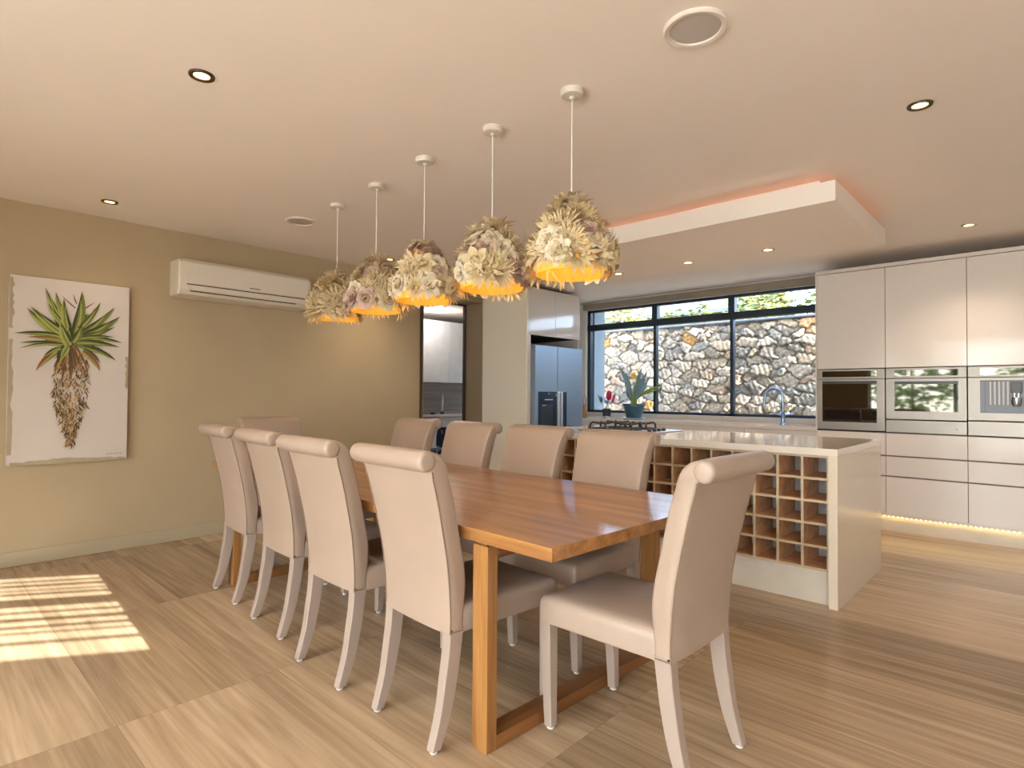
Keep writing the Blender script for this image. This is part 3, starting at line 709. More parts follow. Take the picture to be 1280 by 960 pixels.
def oven(ya, yb_, label, z0, glass, ctrl, coffee=False, cat='oven', name='built_in_oven'):
    t = thing(name, label, cat, (OX, (ya+yb_)/2, z0))
    bx(OX+.03, yb_+.015, z0+.005, OX+.55, ya-.015, 1.515).build('body', M['ovendark'], t)
    pn = bx(OX-.004, yb_+.004, 1.426, OX+.03, ya-.004, 1.517, bev=.0015).build('control_panel', M['steel'], t)
    bx(OX-.0052, ctrl[1], 1.443, OX-.003, ctrl[0], 1.500).build('display', M['ovenglass'], pn, off=Vector(t.location))
    dr_ = bx(OX-.004, yb_+.004, z0+.004, OX+.03, ya-.004, 1.420, bev=.0015).build('door', M['steel'], t)
    (ga, gb, gz0, gz1) = glass
    if not coffee:
        bx(OX-.0055, gb, gz0, OX-.003, ga, gz1).build('glass', M['ovenglass'], dr_, off=Vector(t.location))
        bx(OX-.0065, gb, gz1-.026, OX-.003, ga, gz1).build('top_band', M['ovendark'], dr_, off=Vector(t.location))
    else:
        bx(OX-.0055, gb, gz0, OX-.003, ga, gz1).build('niche_panel', M['coffee'], dr_, off=Vector(t.location))
        k = MB(); k.box(OX-.007, gb+.0, gz0+.005, OX-.004, ga-.05, gz0+.058); k.build('drip_tray', M['coffee'], dr_, off=Vector(t.location))
        k = MB()
        for q in range(5): k.box(OX-.009, ga-.075-q*.028, gz0+.07, OX-.004, ga-.063-q*.028, gz1-.01, bev=.002)
        k.build('water_column', M['steel'], dr_, off=Vector(t.location))
        k = MB(); k.box(OX-.035, ga-.27, gz0+.17, OX-.004, ga-.20, gz1-.015, bev=.004); k.build('spout_block', M['ovendark'], dr_, off=Vector(t.location))
        k = MB()
        for q in range(2): k.lathe([(.008, 0), (.010, .04), (.001, .042)], (OX-.02, ga-.222-q*.026, gz0+.135), 12)
        k.build('spout', M['chrome'], dr_, off=Vector(t.location))
        k = MB(); k.lathe([(.001, .002), (.026, .002), (.034, .03), (.036, .075), (.034, .075), (.030, .03)], (OX-.02, ga-.235, gz0+.058), 20); k.build('cup_stand', M['chrome'], dr_, off=Vector(t.location))
        bx(OX-.006, gb, gz1-.008, OX-.003, ga, gz1).build('top_band', M['ovendark'], dr_, off=Vector(t.location))
        bx(OX-.0062, ga-.035, gz0, OX-.003, ga-.032, gz1).build('side_seam', M['ovendark'], dr_, off=Vector(t.location))
    return t
oven(YU[0]-.016, YU[1], 'left built-in steel oven with the deepest glass door, beside the window', .925, (1.700, 1.232, 1.005, 1.402), (1.700, 1.232))
oven(YU[1], YU[2], 'middle built-in steel oven above the warming drawer with a small dark dot', 1.044, (1.090, .618, 1.122, 1.395), (1.090, .618))
oven(YU[2], YU[3], 'built-in steel coffee machine at the right edge', 1.052, (.470, .036, 1.120, 1.397), (.470, .036), True, 'coffee machine', 'built_in_coffee_machine')
for (ya, yb_), z1, lab in (((YU[1], YU[2]), 1.038, 'steel warming drawer under the middle oven'), ((YU[2], YU[3]), 1.046, 'steel warming drawer under the coffee machine')):
    t = thing('warming_drawer', lab, 'drawer', (OX, (ya+yb_)/2, .92))
    bx(OX+.03, yb_+.015, .925, OX+.5, ya-.015, z1-.004).build('body', M['ovendark'], t)
    bx(OX-.004, yb_+.004, .925, OX+.03, ya-.004, z1, bev=.0015).build('drawer_front', M['steel'], t)
    if ya == YU[1]:
        mb = MB(); mb.box(OX-.0055, .623, .968, OX-.003, .640, .974); mb.build('logo_dot', M['ovendark'], t)

# ------------------------------------------------------------------ window worktop run
KX = 6.42; KY0, KY1 = YU[0]+.002, WL-.002
tag(bx(KX-.02, KY0, .90, XF-.002, KY1, .94, bev=.002).build('window_worktop', M['quartz']), 'long pale worktop running along under the kitchen window', 'worktop')
tag(bx(XF-.02, KY0, .94, XF-.001, KY1, .998, bev=.001).build('worktop_upstand', M['quartz']), 'low pale upstand at the back of the window worktop', 'upstand')
n = 5; st = (KY1-KY0)/n
names = ['nearest the ovens', 'second from the ovens', 'third from the ovens', 'fourth from the ovens', 'in the corner beside the fridge']
for i in range(n):
    ya, yb_ = KY0+i*st, KY0+(i+1)*st
    t = thing('base_cupboard', 'white gloss base cupboard under the window worktop, '+names[i], 'cupboard', (KX, (ya+yb_)/2, 0), 'base cupboards under the window')
    bx(KX+.02, ya+.001, .14, XF-.002, yb_-.001, .899).build('carcass', M['gap2'], t)
    bx(KX+.06, ya, 0, KX+.075, yb_, .14).build('kickboard', M['plinth'], t)
    for a, b in ((.165, .62), (.633, .897)): bx(KX, ya+g, a, KX+.02, yb_-g, b, bev=.0015).build('drawer_front', M['gloss'], t)

# ------------------------------------------------------------------ island
IX0, IX1, IY0, IY1, IZ = 3.795, 4.95, .936, 3.50, .94
il = thing('kitchen_island', 'pale stone waterfall island with a wall of square timber wine cubbies', 'kitchen island', (IX0, IY0, 0))
bx(IX0, IY0, IZ-.042, IX1, IY1, IZ, bev=.0015).build('worktop', M['quartz'], il)
bx(IX0, IY0, 0, IX1, IY0+.05, IZ-.042, bev=.001).build('end_panel', M['quartz_dull'], il)
bx(IX0, IY1-.05, 0, IX1, IY1, IZ-.042, bev=.001).build('end_panel', M['quartz_dull'], il)
body = bx(IX0+.37, IY0+.05, .12, IX1-.02, IY1-.05, IZ-.042).build('carcass', M['gloss'], il)
for k in range(4):
    w_ = (IY1-IY0-.1)/4; a = IY0+.05+k*w_
    for z0, z1 in ((.13, .5), (.512, .885)): bx(IX1-.02, a+g, z0, IX1, a+w_-g, z1, bev=.001).build('drawer_front', M['gloss'], il)
bx(IX0+.06, IY0+.05, 0, IX0+.08, IY1-.05, .205).build('plinth', M['plinth'], il)
rk = MB(); z0, z1 = .205, .897; rx0, rx1 = IX0+.03, IX0+.34; th = .015
rows = 5; pz = (z1-z0-th)/rows; cols = 17; ya, yb_ = IY0+.05, IY1-.05; py = (yb_-ya-th)/cols
for r in range(rows+1): rk.box(rx0, ya, z0+r*pz, rx1, yb_, z0+r*pz+th)
for c in range(cols+1): rk.box(rx0+.0005, ya+c*py, z0+.001, rx1, ya+c*py+th, z1-.001)
wr = rk.build('wine_rack', M['oak'], il, smooth=False)
eg = MB(); ex = rx0-.004
for r in range(rows+1): eg.box(ex, ya, z0+r*pz, rx0, yb_, z0+r*pz+th)
for r in range(rows):
    for c in range(cols+1): eg.box(ex, ya+c*py, z0+r*pz+th, rx0, ya+c*py+th, z0+(r+1)*pz)
eg.build('edge_strip', M['oak_edge'], wr, off=Vector(il.location))['label'] = 'pale edge strips of the cubbies'
bx(rx1, ya, z0, rx1+.015, yb_, z1).build('back_panel', M['oak_back'], wr, off=Vector(il.location))

# gas hob
hb = thing('gas_hob', 'gas hob with black cast iron pan supports on the island worktop', 'hob', (4.45, 2.70, IZ))
bx(4.20, 2.38, IZ, 4.75, 3.12, IZ+.008, bev=.003).build('hob_plate', M['steel'], hb)
for (cx, cy) in ((4.36, 2.96), (4.60, 2.96), (4.36, 2.70), (4.60, 2.70)):
    b_ = MB(); b_.lathe([(.035, 0), (.045, .004), (.045, .012), (.03, .02), (.001, .022)], (cx, cy, IZ+.008), 20); b_.build('burner', M['iron'], hb)
    s_ = MB()
    for a in range(4):
        an = a*PI/2+PI/4; dx, dy = math.cos(an), math.sin(an)
        s_.tube([(cx+dx*.118, cy+dy*.118, IZ+.008), (cx+dx*.112, cy+dy*.112, IZ+.058), (cx+dx*.095, cy+dy*.095, IZ+.070), (cx+dx*.03, cy+dy*.03, IZ+.060)], .009, 8)
    s_.tube([(cx+.118*math.cos(t_*PI/8+PI/4), cy+.118*math.sin(t_*PI/8+PI/4), IZ+.016) for t_ in range(17)], .006, 6)
    s_.build('pan_support', M['iron'], hb)
for k in range(4):
    kb = MB(); kb.lathe([(.018, 0), (.018, .016), (.014, .022), (.001, .022)], (4.30+k*.08, 2.46, IZ+.008), 16); kb.build('knob', M['black'], hb)

# ------------------------------------------------------------------ things on the window worktop
def at(x, y, z=IZ): return (x, y, z)
# utensil cup and utensils
ux, uy = 6.72, 4.505
uc = thing('utensil_cup', 'dark round cup holding kitchen utensils on the window worktop', 'cup', at(ux, uy))
u = MB(); u.lathe([(.001, .022), (.052, .022), (.056, .03), (.058, .125), (.054, .125), (.050, .03), (.001, .028)], at(ux, uy), 28); u.build('cup_body', M['black'], uc)
u = MB(); u.lathe([(.001, 0), (.05, 0), (.054, .006), (.054, .024), (.001, .024)], at(ux, uy), 28); u.build('cup_base', M['steel_h'], uc)
def utensil(name, label, cat, dx, dy, ln, head, mat, stickmat, tx, ty):
    b0 = Vector((ux+dx, uy+dy, IZ+.032)); tp = Vector((ux+tx, uy+ty, IZ+ln))
    t = thing(name, label, cat, tuple(b0))
    MB().tube([tuple(b0), tuple(b0.lerp(tp, .7))], .005, 8).build('handle', stickmat, t)
    d_ = (tp-b0).normalized(); c = b0.lerp(tp, .82); q = d_.to_track_quat('Z', 'Y').to_matrix().to_4x4()
    mb = MB(); rs = []
    nseg = 9
    for i in range(nseg):
        v = -1+2*i/(nseg-1); hw = head[0]*math.sqrt(max(.02, 1-abs(v)**(2.2 if head[2] else 3.5))); zz = v*head[1]
        dep = .012*(1-v*v) if head[2] else 0
        rs.append([tuple((Matrix.Translation(c) @ q) @ Vector((a*hw, bq*.004+dep, zz))) for a, bq in ((-1, -1), (-.5, -1.6), (0, -2), (.5, -1.6), (1, -1), (1, 1), (0, 1.2), (-1, 1))])
    mb.rings(rs).build('head', mat, t)
utensil('serving_spoon', 'black serving spoon leaning left out of the utensil cup', 'spoon', .0, .02, .32, (.046, .064, True), M['black'], M['steel_h'], -.01, .125)
utensil('steel_skimmer', 'grey skimmer in the middle of the utensil cup', 'skimmer', .02, .0, .29, (.04, .05, True), M['fridge'], M['steel_h'], .03, .035)
utensil('slotted_turner', 'taller red turner in the utensil cup', 'turner', -.01, -.02, .37, (.046, .068, False), M['red'], M['steel_h'], -.02, -.055)
utensil('silicone_spatula', 'red spatula leaning right out of the utensil cup', 'spatula', .01, -.03, .32, (.036, .062, False), M['red'], M['steel_h'], .02, -.115)
# potted plant
px_, py_ = 6.76, 4.10
pl_ = thing('potted_orchid', 'potted orchid with blue-green leaves and one yellow bloom on the worktop', 'potted plant', at(px_, py_))
q = MB(); q.lathe([(.001, .012), (.098, .012), (.104, .02), (.134, .165), (.150, .168), (.150, .198), (.138, .198), (.126, .165), (.10, .05), (.001, .05)], at(px_, py_), 32); q.build('pot', M['pot'], pl_)
q = MB(); q.lathe([(.001, 0), (.13, 0), (.155, .014), (.15, .016), (.128, .008), (.001, .008)], at(px_, py_), 32); q.build('saucer', M['saucer'], pl_)
q = MB(); q.lathe([(.001, .165), (.07, .17), (.128, .16)], at(px_, py_), 24); q.build('soil', M['iron'], pl_)
base_ = Vector(at(px_, py_, IZ+.165))
for k, (dx, dy, h) in enumerate(((.0, .0, .30), (.02, -.03, .37), (-.02, .03, .24))):
    q = MB(); q.tube([base_+Vector((dx*.5, dy*.5, 0)), base_+Vector((dx, dy*.6, h*.5)), base_+Vector((dx*1.5, dy*2.2, h))], [.02, .017, .008], 8); q.build('stem', M['leaf_green'], pl_)
def blade(mat, root, tip, wd, sag, name):
    q = MB(); n = 8; r_, t_ = Vector(root), Vector(tip); side = (t_-r_).cross(Vector((.73, .68, 0))).normalized()*1.0
    if side.length < .1: side = Vector((0, 1, 0))
    up = []; dn = []
    for i in range(n+1):
        t = i/n; p = r_.lerp(t_, t)+Vector((0, 0, sag*4*t*(1-t))); w_ = wd*.5*math.sin(PI*min(.985, .12+.88*t))+.001
        up.append([tuple(p+side*w_), tuple(p+Vector((.002, .002, .0))+side*0), tuple(p-side*w_), tuple(p-Vector((.002, .002, .0)))])
    q.rings(up); q.build(name, mat, pl_)
rn = random.Random(9)
for (dy, z, ln, dz) in ((.11, .28, .13, .06), (.13, .36, .14, .10), (.10, .22, .12, -.02), (.15, .42, .10, .12), (-.09, .30, .15, .08), (-.13, .24, .16, .02), (-.16, .36, .17, .10), (-.20, .30, .14, .05), (.05, .20, .14, .10), (-.06, .40, .10, .12)):
    root = base_+Vector((rn.uniform(-.03, .03), dy*.25, z*.35)); blade(M['leaf_blue'], root, base_+Vector((rn.uniform(-.08, .08), dy*1.25, z+dz)), .055, .02, 'leaf')
blade(M['leaf_green'], base_+Vector((0, -.05, .12)), base_+Vector((.08, -.38, .27)), .03, .03, 'leaf')
blade(M['leaf_green'], base_+Vector((0, -.05, .10)), base_+Vector((.06, -.34, .22)), .026, .03, 'leaf')
for k in range(6):
    a = k*PI/3; c0 = base_+Vector((-.03, -.005, .40)); blade(M['petal_yellow'], c0, c0+Vector((.02*math.cos(a), math.cos(a)*.055, math.sin(a)*.055)), .045, .0, 'petal')
# pepper mill
mx_, my_ = 6.50, 4.72
pm = thing('pepper_mill', 'wooden pepper mill with metal loop top on the worktop beside the fridge', 'pepper mill', at(mx_, my_))
q = MB(); q.lathe([(.001, 0), (.028, 0), (.029, .03), (.027, .06), (.028, .17), (.026, .19), (.001, .19)], at(mx_, my_), 24); q.build('mill_body', M['wood_small'], pm)
q = MB(); q.tube([(mx_, my_-.02, IZ+.188), (mx_, my_-.026, IZ+.24), (mx_, my_-.018, IZ+.285), (mx_, my_, IZ+.295), (mx_, my_+.018, IZ+.285), (mx_, my_+.026, IZ+.24), (mx_, my_+.02, IZ+.188)], .006, 8); q.build('loop_top', M['tapblue'], pm)
# tap
tx_, ty_ = 6.84, 2.235
tp_ = thing('kitchen_tap', 'chrome swan-neck kitchen tap in front of the right window pane', 'tap', at(tx_, ty_))
q = MB(); q.lathe([(.001, 0), (.032, 0), (.032, .008), (.022, .014), (.022, .12), (.017, .13), (.001, .13)], at(tx_, ty_), 24); q.build('tap_body', M['tapblue'], tp_)
pts = [(tx_, ty_, IZ+.12), (tx_, ty_, IZ+.30)]
for k in range(1, 13):
    a = PI*k/12*1.02; pts.append((tx_-.02*k/12, ty_+.095-.095*math.cos(a), IZ+.30+.095*math.sin(a)))
pts.append((tx_-.022, ty_+.20, IZ+.20)); 
q = MB(); q.tube(pts, .014, 12); q.build('spout', M['tapblue'], tp_)
for s_ in (-1, 1):
    q = MB(); q.tube([(tx_, ty_, IZ+.10), (tx_, ty_+s_*.05, IZ+.105), (tx_-.005, ty_+s_*.10, IZ+.115)], [.011, .009, .007], 8); q.build('lever', M['tapblue'], tp_)

# ------------------------------------------------------------------ scullery
su = thing('scullery_wall_cupboard', 'white gloss wall cupboard in the scullery seen through the doorway', 'cupboard', (4.9, 7.15, 1.42))
bx(3.9, 6.64, 1.42, 6.9, 7.149, 2.335).build('carcass', M['white_gloss'], su)
for k in range(5): bx(3.9+.6*k+g, 6.62, 1.425, 3.9+.6*(k+1)-g, 6.64, 2.33, bev=.0015).build('door', M['white_gloss'], su)
sw = tag(bx(3.62, 6.57, .92, XF-.002, 7.149, .955, bev=.002).build('scullery_worktop', M['quartz']), 'pale worktop in the scullery beyond the doorway', 'worktop')
for k, (a, b) in enumerate(((3.64, 4.76), (5.50, 7.04))):
    t = thing('scullery_base_cupboard', ('white scullery base cupboard left of the dishwasher', 'white scullery base cupboard right of the dishwasher')[k], 'cupboard', ((a+b)/2, 6.9, 0))
    bx(a, 6.62, .1, b, 7.14, .919).build('carcass', M['white_gloss'], t)
    for j in range(2): 
        w_ = (b-a)/2; bx(a+j*w_+g, 6.60, .12, a+(j+1)*w_-g, 6.62, .91, bev=.0015).build('door', M['white_gloss'], t)
    bx(a, 6.66, 0, b, 6.68, .1).build('kickboard', M['plinth'], t)
dw = thing('dishwasher', 'white dishwasher with small control marks under the scullery worktop', 'dishwasher', (5.15, 6.9, 0))
bx(4.80, 6.60, .02, 5.47, 7.13, .905, bev=.004).build('body', M['appliance'], dw)
bx(4.80, 6.575, .80, 5.47, 6.60, .905, bev=.003).build('control_panel', M['appliance'], dw)
q = MB()
for k in range(3): q.lathe([(.010, 0), (.010, .004), (.001, .004)], (0, 0, 0), 12) if False else q.box(5.32+k*.04, 6.572, .855, 5.34+k*.04, 6.576, .868)
q.build('control_mark', M['darkmark'], dw)
bx(4.80, 6.58, .10, 5.47, 6.60, .79, bev=.003).build('door', M['appliance'], dw)
sp_ = thing('scullery_tap', 'slim steel tap standing at the right of the scullery worktop', 'tap', (5.72, 6.80, .955))
q = MB(); q.tube([(5.72, 6.80, .955), (5.72, 6.80, 1.24)], [.022, .022], 12); q.tube([(5.72, 6.80, 1.20), (5.66, 6.74, 1.24), (5.62, 6.70, 1.235)], .011, 8); q.build('spout', M['steel_h'], sp_)
q = MB(); q.lathe([(.001, 0), (.03, 0), (.03, .03), (.024, .035), (.001, .035)], (5.72, 6.80, .955), 16); q.build('tap_base', M['black'], sp_)
bl = thing('dark_soap_dish', 'small dark dish on the scullery worktop', 'dish', (5.47, 6.72, .955))
q = MB(); q.lathe([(.001, 0), (.03, 0), (.05, .022), (.046, .022), (.026, .006), (.001, .006)], (5.47, 6.72, .955), 20); q.build('dish', M['black'], bl)
# navy chair
nc = thing('navy_chair', 'navy blue rounded chair back in the scullery behind the far dining chairs', 'chair', (5.14, 6.12, 0))
rs = []
for z, hx in ((.53, .10), (.545, .135), (.57, .15), (.70, .158), (.76, .15), (.79, .13), (.806, .095)):
    yy0 = 6.05-(z-.53)*.12
    rs.append([(5.14+a*hx, yy0+b*.022, z) for a, b in ((-1, -.4), (-.8, -1), (.8, -1), (1, -.4), (1, .4), (.8, 1), (-.8, 1), (-1, .4))])
MB().rings(rs).build('backrest', M['navy'], nc)
q = MB()
for k in range(2): q.box(5.025+k*.012, 6.05-.025-.031, .755-k*.026, 5.058, 6.05-.022-.025, .762-k*.026)
q.build('pale_stitch', M['mark'], nc)
MB().box(4.98, 6.06, .44, 5.30, 6.42, .49, bev=.015, seg=3).build('seat', M['navy'], nc)
for sx in (-1, 1):
    MB().tube([(5.14+sx*.12, 6.035, .56), (5.14+sx*.13, 6.07, .44), (5.14+sx*.15, 6.03, 0)], .012, 8).build('leg', M['steel_h'], nc)
    MB().tube([(5.14+sx*.13, 6.38, .44), (5.14+sx*.15, 6.41, 0)], .012, 8).build('leg', M['steel_h'], nc)

# ------------------------------------------------------------------ outside the kitchen window
import numpy as np
def stone_wall():
    rs_ = np.random.RandomState(4)
    X = 9.0; y0, y1, z0, z1 = 1.2, 7.4, 0.0, 2.40
    ny, nz = 420, 165
    ys_ = np.linspace(y0, y1, ny); zs_ = np.linspace(z0, z1, nz); Y, Z = np.meshgrid(ys_, zs_)
    # jittered stone centres, wider than tall, mixed sizes
    pts = []
    zc = z0-.05
    while zc < z1+.15:
        h = rs_.uniform(.085, .165); yc = y0-.2
        while yc < y1+.3:
            w_ = h*rs_.uniform(1.2, 3.0); pts.append((yc+w_/2, zc+h/2+rs_.uniform(-.05, .05), rs_.uniform(.75, 1.35))); yc += w_
        zc += h
    P = np.array(pts)
    wy = Y+.03*np.sin(Z*17+Y*5)+.015*np.sin(Y*41+Z*23)+.007*np.sin(Z*83-Y*31); wz = Z+.018*np.sin(Y*13+Z*7)+.012*np.sin(Y*33-Z*29)+.006*np.sin(Y*71+Z*47)
    d1 = np.full(Y.shape, 9.); d2 = np.full(Y.shape, 9.); idx = np.zeros(Y.shape, int)
    for k, (py, pz, s) in enumerate(P):
        m_ = np.abs(ys_-py) < .6; n_ = np.abs(zs_-pz) < .5
        sub = np.ix_(n_, m_)
        d = np.sqrt(((wy[sub]-py)/1.8)**2+(wz[sub]-pz)**2)/s
        a1, a2 = d1[sub], d2[sub]; better = d < a1
        a2n = np.where(better, a1, np.minimum(a2, d)); a1n = np.where(better, d, a1)
        ii = idx[sub]; idx[sub] = np.where(better, k, ii); d1[sub] = a1n; d2[sub] = a2n
    edge = np.clip((d2-d1)/.035, 0, 1)
    tilt = rs_.uniform(-.35, .35, (len(P), 2)); dep = rs_.uniform(.02, .06, len(P))
    bump = .006*np.sin(Y*63+Z*31)*np.sin(Z*57-Y*22)+.004*np.sin(Y*131+3)*np.sin(Z*117)
    Xd = X-(edge**.5)*(dep[idx]+(Y-P[idx, 0])*tilt[idx, 0]*.25+(Z-P[idx, 1])*tilt[idx, 1]*.3+bump)
    verts = np.stack([Xd, Y, Z], -1).reshape(-1, 3)
    i = np.arange(ny*nz).reshape(nz, ny)
    f = np.stack([i[:-1, :-1], i[1:, :-1], i[1:, 1:], i[:-1, 1:]], -1).reshape(-1, 4)
    me = bpy.data.meshes.new('stone_wall'); me.from_pydata([tuple(v) for v in verts], [], [tuple(map(int, q)) for q in f])
    pal = [lin(c) for c in ('#aba198', '#bbafa2', '#968d86', '#c1ae99', '#c6b7a9', '#a99a89', '#8f8986', '#cbbba9', '#a19d97', '#b9a08c')]
    ora = [lin('#cf9a5a'), lin('#c58c4c'), lin('#c9a07a')]
    cc = np.array([ora[rs_.randint(3)] if rs_.rand() < .07 else pal[rs_.randint(len(pal))] for _ in P])[:, :3]*rs_.uniform(.37, .56, (len(P), 1))*np.array([[1.07, 1.0, .92]])
    mort = np.array(lin('#4d463f')[:3])
    e2 = np.clip((d2-d1)/.022, 0, 1)[..., None]
    C = cc[idx]*e2+mort*(1-e2)
    at_ = me.color_attributes.new('stone_tint', 'FLOAT_COLOR', 'POINT')
    at_.data.foreach_set('color', np.concatenate([C.reshape(-1, 3), np.ones((ny*nz, 1))], 1).astype(np.float32).ravel())
    for p in me.polygons: p.use_smooth = True
    m_, nt, b = nmat('rough_field_stone')
    ca = N(nt, 'ShaderNodeVertexColor', layer_name='stone_tint'); nz_ = N(nt, 'ShaderNodeTexNoise'); nz_.inputs['Scale'].default_value = 22; nz_.inputs['Detail'].default_value = 6
    tc = N(nt, 'ShaderNodeTexCoord'); nt.links.new(tc.outputs['Object'], nz_.inputs['Vector'])
    mr = N(nt, 'ShaderNodeMapRange'); mr.inputs[1].default_value = .3; mr.inputs[2].default_value = .7; mr.inputs[3].default_value = .65; mr.inputs[4].default_value = 1.25
    mu = N(nt, 'ShaderNodeVectorMath', operation='SCALE'); nt.links.new(nz_.outputs['Fac'], mr.inputs[0]); nt.links.new(mr.outputs[0], mu.inputs['Scale']); nt.links.new(ca.outputs[0], mu.inputs[0])
    nt.links.new(mu.outputs[0], b.inputs['Base Color']); b.inputs['Roughness'].default_value = .95
    bp_ = N(nt, 'ShaderNodeBump'); bp_.inputs['Strength'].default_value = .45; bp_.inputs['Distance'].default_value = .03; nt.links.new(nz_.outputs['Fac'], bp_.inputs['Height']); nt.links.new(bp_.outputs[0], b.inputs['Normal'])
    me.materials.append(m_)
    return me
sw_ = thing('stone_retaining_wall', 'rough grey and ochre field-stone retaining wall outside the kitchen window', 'stone wall', (9.0, 4.2, 0))
o = bpy.data.objects.new('stone_face', stone_wall()); COL.objects.link(o); o.parent = sw_; o.location = -Vector(sw_.location)
M['concrete'] = pmat('blue_grey_concrete', '#4b525b', .9, var=.1)
M['pale_render'] = pmat('pale_render', '#e8e4dc', .9)
M['house'] = pmat('house_render', '#77726b', .9)
M['ground'] = pmat('paving', '#a79c8c', .9, var=.1)
M['pale_paving'] = pmat('pale_bounce_paving', '#d6c6b2', .9, var=.06)  # unseen ground made pale to bounce daylight up into the room
M['grass'] = pmat('grass', '#4c5a28', .95, var=.3, scale=3)
bx(8.93, 1.2, 2.395, 9.45, 7.4, 2.43, bev=.01).build('coping', M['concrete'], sw_)
bx(9.0, 1.2, 0, 9.45, 7.4, 2.395).build('core', M['concrete'], sw_)
tag(bx(XF+.26, -6, -.3, 9.45, 12, -.12).build('outdoor_paving', M['ground']), '', '', kind='structure')
tag(bx(9.45, -14, -.3, 40, 30, 2.30).build('upper_terrace', M['grass']), '', '', kind='structure')
tag(bx(XF+.26, -2, 2.75, XF+1.15, 5.5, 2.95).build('added_shade_eaves', M['pale_render']), '', '', kind='structure')  # unseen eaves added to cut the sky light on the stone wall
def foliage(name, label, cat, c, size, n, cols, trunk=True, leaf=.07, seed=1, ground=2.30, group=None):
    rn = random.Random(seed); t = thing(name, label, cat, (c[0], c[1], ground), group)
    mb = MB()
    for i in range(n):
        while True:
            p = Vector((rn.uniform(-1, 1), rn.uniform(-1, 1), rn.uniform(-1, 1)))
            if .25 < p.length < 1: break
        p = Vector((c[0]+p.x*size[0], c[1]+p.y*size[1], c[2]+p.z*size[2]))
        q_ = Vector((rn.uniform(-1, 1), rn.uniform(-1, 1), rn.uniform(-.2, 1))).to_track_quat('Z', 'Y').to_matrix().to_4x4()
        s = leaf*rn.uniform(.6, 1.3); mb.mi = rn.randrange(len(cols))
        mb.poly([tuple(Matrix.Translation(p) @ q_ @ Vector(v)) for v in ((-s, 0, 0), (-s*.3, s*.4, .1*s), (s, 0, 0), (-s*.3, -s*.4, .1*s))])
    mb.build('foliage', cols, t, smooth=False)
    if trunk:
        q_ = MB(); q_.tube([(c[0], c[1], ground), (c[0]+.03, c[1], c[2]-size[2]*.2), (c[0], c[1]+.05, c[2]+size[2]*.4)], [.06, .045, .02], 8); q_.build('trunk', M['bark'], t)
    return t
M['bark'] = pmat('bark', '#6b5a48', .9, var=.2)
LV = [pmat('leaf_yellow_green', '#525719', .6, var=.15), pmat('leaf_mid_green', '#344318', .6, var=.15), pmat('leaf_gold', '#62582a', .6, var=.15)]
LD = [pmat('leaf_deep_green', '#3d5a2c', .6, var=.2), pmat('leaf_olive', '#5b7238', .6, var=.2), pmat('leaf_light', '#7d9448', .6, var=.2)]
foliage('garden_shrub', 'golden shrub behind the first left transom pane', 'shrub', (11.5, 7.3, 2.95), (.6, .7, .55), 500, [LV[2], LV[0]], seed=1)
foliage('garden_shrub', 'yellow-green shrub behind the left part of the right transom pane', 'shrub', (11.2, 4.05, 2.95), (.5, .55, .6), 600, [LV[0], LV[1], LV[2]], seed=2)
foliage('garden_tree', 'bright yellow-green tree behind the right end of the transom', 'tree', (12.5, 2.75, 3.3), (.8, .75, .95), 900, [LV[0], LV[1]], seed=3)
foliage('garden_palm', 'small green palm tuft on the left in the middle transom pane', 'palm', (11.0, 5.75, 2.75), (.25, .25, .3), 120, [LV[1], LV[0]], seed=4)
foliage('garden_palm', 'small green palm tuft on the right in the middle transom pane', 'palm', (11.0, 5.15, 2.80), (.25, .25, .35), 120, [LV[1], LV[0]], seed=5)
foliage('garden_tree', 'green and gold tree between the house and the right transom pane', 'tree', (14.5, 5.3, 3.5), (.9, .8, 1.0), 900, [LV[1], LV[2]], seed=8)
foliage('garden_hedge', 'long olive hedge far behind the right transom pane', 'hedge', (17.5, 2.9, 3.7), (.9, 2.6, 1.0), 1500, [LV[1], LV[0]], leaf=.12, seed=9)
hs_ = thing('neighbour_house', 'white house with grey sloping roof beyond the stone wall', 'house', (17, 10.5, 2.3))
bx(15.5, 6.2, 2.3, 19.5, 13.5, 3.75).build('house_wall', M['house'], hs_)
q = MB(); q.rings([[(15.1, 5.9, 3.5), (15.1, 13.8, 3.5), (15.1, 13.8, 3.6), (15.1, 5.9, 3.6)], [(17.5, 5.9, 4.4), (17.5, 13.8, 4.4), (17.5, 13.8, 4.5), (17.5, 5.9, 4.5)], [(19.9, 5.9, 3.5), (19.9, 13.8, 3.5), (19.9, 13.8, 3.6), (19.9, 5.9, 3.6)]]); q.build('roof', M['concrete'], hs_)
wdk = bx(15.45, 9.4, 2.7, 15.5, 10.2, 3.4).build('window', M['winframe'], hs_)
bx(15.44, 9.45, 2.75, 15.46, 10.15, 3.35).build('pane', M['ovenglass'], wdk, off=Vector(hs_.location))

# garden behind the camera, invented to fill the reflections in the oven doors
tag(bx(-16, -16, -.3, XB-.31, 16, -.05).build('bounce_terrace_back', M['pale_paving']), '', '', kind='structure')
tag(bx(XB-.3, -16, -.3, XF+.2, YR-.31, -.05).build('bounce_terrace_side', M['pale_paving']), '', '', kind='structure')
for k, (y, z) in enumerate(((-6.0, 1.5), (-2.9, 1.9), (.1, 1.4), (3.2, 1.8))):
    foliage('garden_tree', ('made-up dark leafy tree outside the glazed doors, far right', 'made-up tall leafy tree outside the glazed doors', 'made-up low leafy tree outside the middle glazed door', 'made-up leafy tree outside the glazed doors, far left')[k], 'tree', (-7.5-.4*k, y, z), (1.0, 1.3, 1.3), 900, LD, leaf=.13, seed=20+k, ground=-.05, group='made-up trees in the back garden')
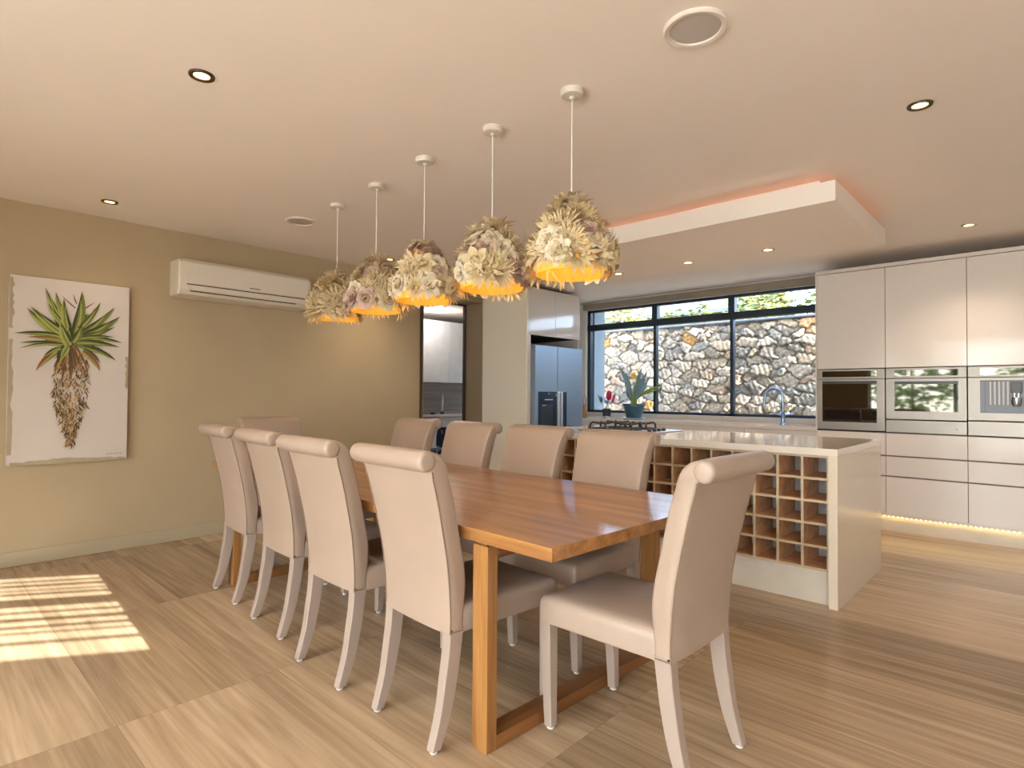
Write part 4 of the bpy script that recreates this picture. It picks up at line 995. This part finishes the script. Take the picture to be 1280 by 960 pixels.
# unseen slatted screen, made up to cut the low sun into floor stripes
scn = thing('added_slatted_screen', 'added timber slatted screen that stripes the sun outside the side window', 'screen', (-.2, -4.9, -.05))
dirv = Vector((-.826, .564, 0)); nrm = Vector((.564, .826, 0)); S0 = Vector((.05, -5.0, 0))
def slab(z0, z1, a=-1.6, b=1.9, th=.02):
    M4 = Matrix(((dirv.x, nrm.x, 0, S0.x), (dirv.y, nrm.y, 0, S0.y), (0, 0, 1, 0), (0, 0, 0, 1)))
    return MB().box(a, -th, z0, b, th, z1, M4=M4)
SUNT = .24
zt = lambda Y: (Y-(-5.0))*SUNT
M['screen'] = pmat('weathered_timber', '#8a7458', .8, var=.15)
zA, zB = 2.01, 2.405
slab(-.05, zA).build('solid_panel', M['screen'], scn)
slab(zB, 2.95).build('top_board', M['screen'], scn)
rn = random.Random(11); z = zA+.02
gaps = [(.035, .010), (.030, .006), (.016, .010), (.020, .014), (.022, .008), (.024, .040), (.022, .010), (.014, .006), (.018, .012), (.016, .008), (.022, .010), (.026, .006), (.02, .01), (.02, .01)]
for ga_, sl in gaps:
    z += ga_
    if z+sl > zB: break
    slab(z, z+sl, th=.006).build('slat', M['screen'], scn); z += sl

# ------------------------------------------------------------------ light
sun = bpy.data.lights.new('sun', 'SUN'); sun.energy = 26; sun.angle = .0018; sun.color = (1, .96, .88)
so = bpy.data.objects.new('sun', sun); COL.objects.link(so)
so.rotation_euler = Vector((.07, 1, -SUNT)).to_track_quat('-Z', 'Y').to_euler(); so.location = (0, -10, 6)
wld = bpy.data.worlds.new('sky'); sc.world = wld; wld.use_nodes = True
nt = wld.node_tree; bg = nt.nodes['Background']
tc = N(nt, 'ShaderNodeTexCoord'); rp = N(nt, 'ShaderNodeValToRGB')
dt = N(nt, 'ShaderNodeVectorMath', operation='DOT_PRODUCT'); dt.inputs[1].default_value = (.78, .55, .30)   # warm haze around the low sun, blue away from it
mr = N(nt, 'ShaderNodeMapRange'); mr.inputs[1].default_value = -1; mr.inputs[2].default_value = 1
rp.color_ramp.elements[0].position = .30; rp.color_ramp.elements[0].color = SKY_WARM
rp.color_ramp.elements[1].position = .75; rp.color_ramp.elements[1].color = SKY_COOL
nt.links.new(tc.outputs['Generated'], dt.inputs[0]); nt.links.new(dt.outputs['Value'], mr.inputs[0]); nt.links.new(mr.outputs[0], rp.inputs[0]); nt.links.new(rp.outputs[0], bg.inputs['Color'])
bg.inputs['Strength'].default_value = SKY
def portal(name, loc, rot, sx, sy):
    l = bpy.data.lights.new(name, 'AREA'); l.shape = 'RECTANGLE'; l.size = sx; l.size_y = sy; l.cycles.is_portal = True
    o = bpy.data.objects.new(name, l); COL.objects.link(o); o.location = loc; o.rotation_euler = rot
portal('sky_portal', (XF+.2, 3.48, 1.75), (0, PI/2, 0), 1.6, 3.3)
portal('sky_portal', (XB-.25, -.05, 1.23), (0, -PI/2, 0), 2.4, 6.3)
portal('sky_portal', (XF+.2, 6.17, 1.68), (0, PI/2, 0), 1.4, .76)
portal('sky_portal', (-.6, YR-.25, 1.9), (PI/2, 0, 0), 1.9, .95)

sc.view_settings.view_transform = 'Standard'; sc.view_settings.look = 'None'; sc.view_settings.gamma = 1
sc.view_settings.use_curve_mapping = False
sc.view_settings.exposure = 1.08
sc.cycles.use_denoising = True
sc.cycles.max_bounces = 10; sc.cycles.diffuse_bounces = 6; sc.cycles.glossy_bounces = 5; sc.cycles.transparent_max_bounces = 12
sc.cycles.sample_clamp_indirect = 6
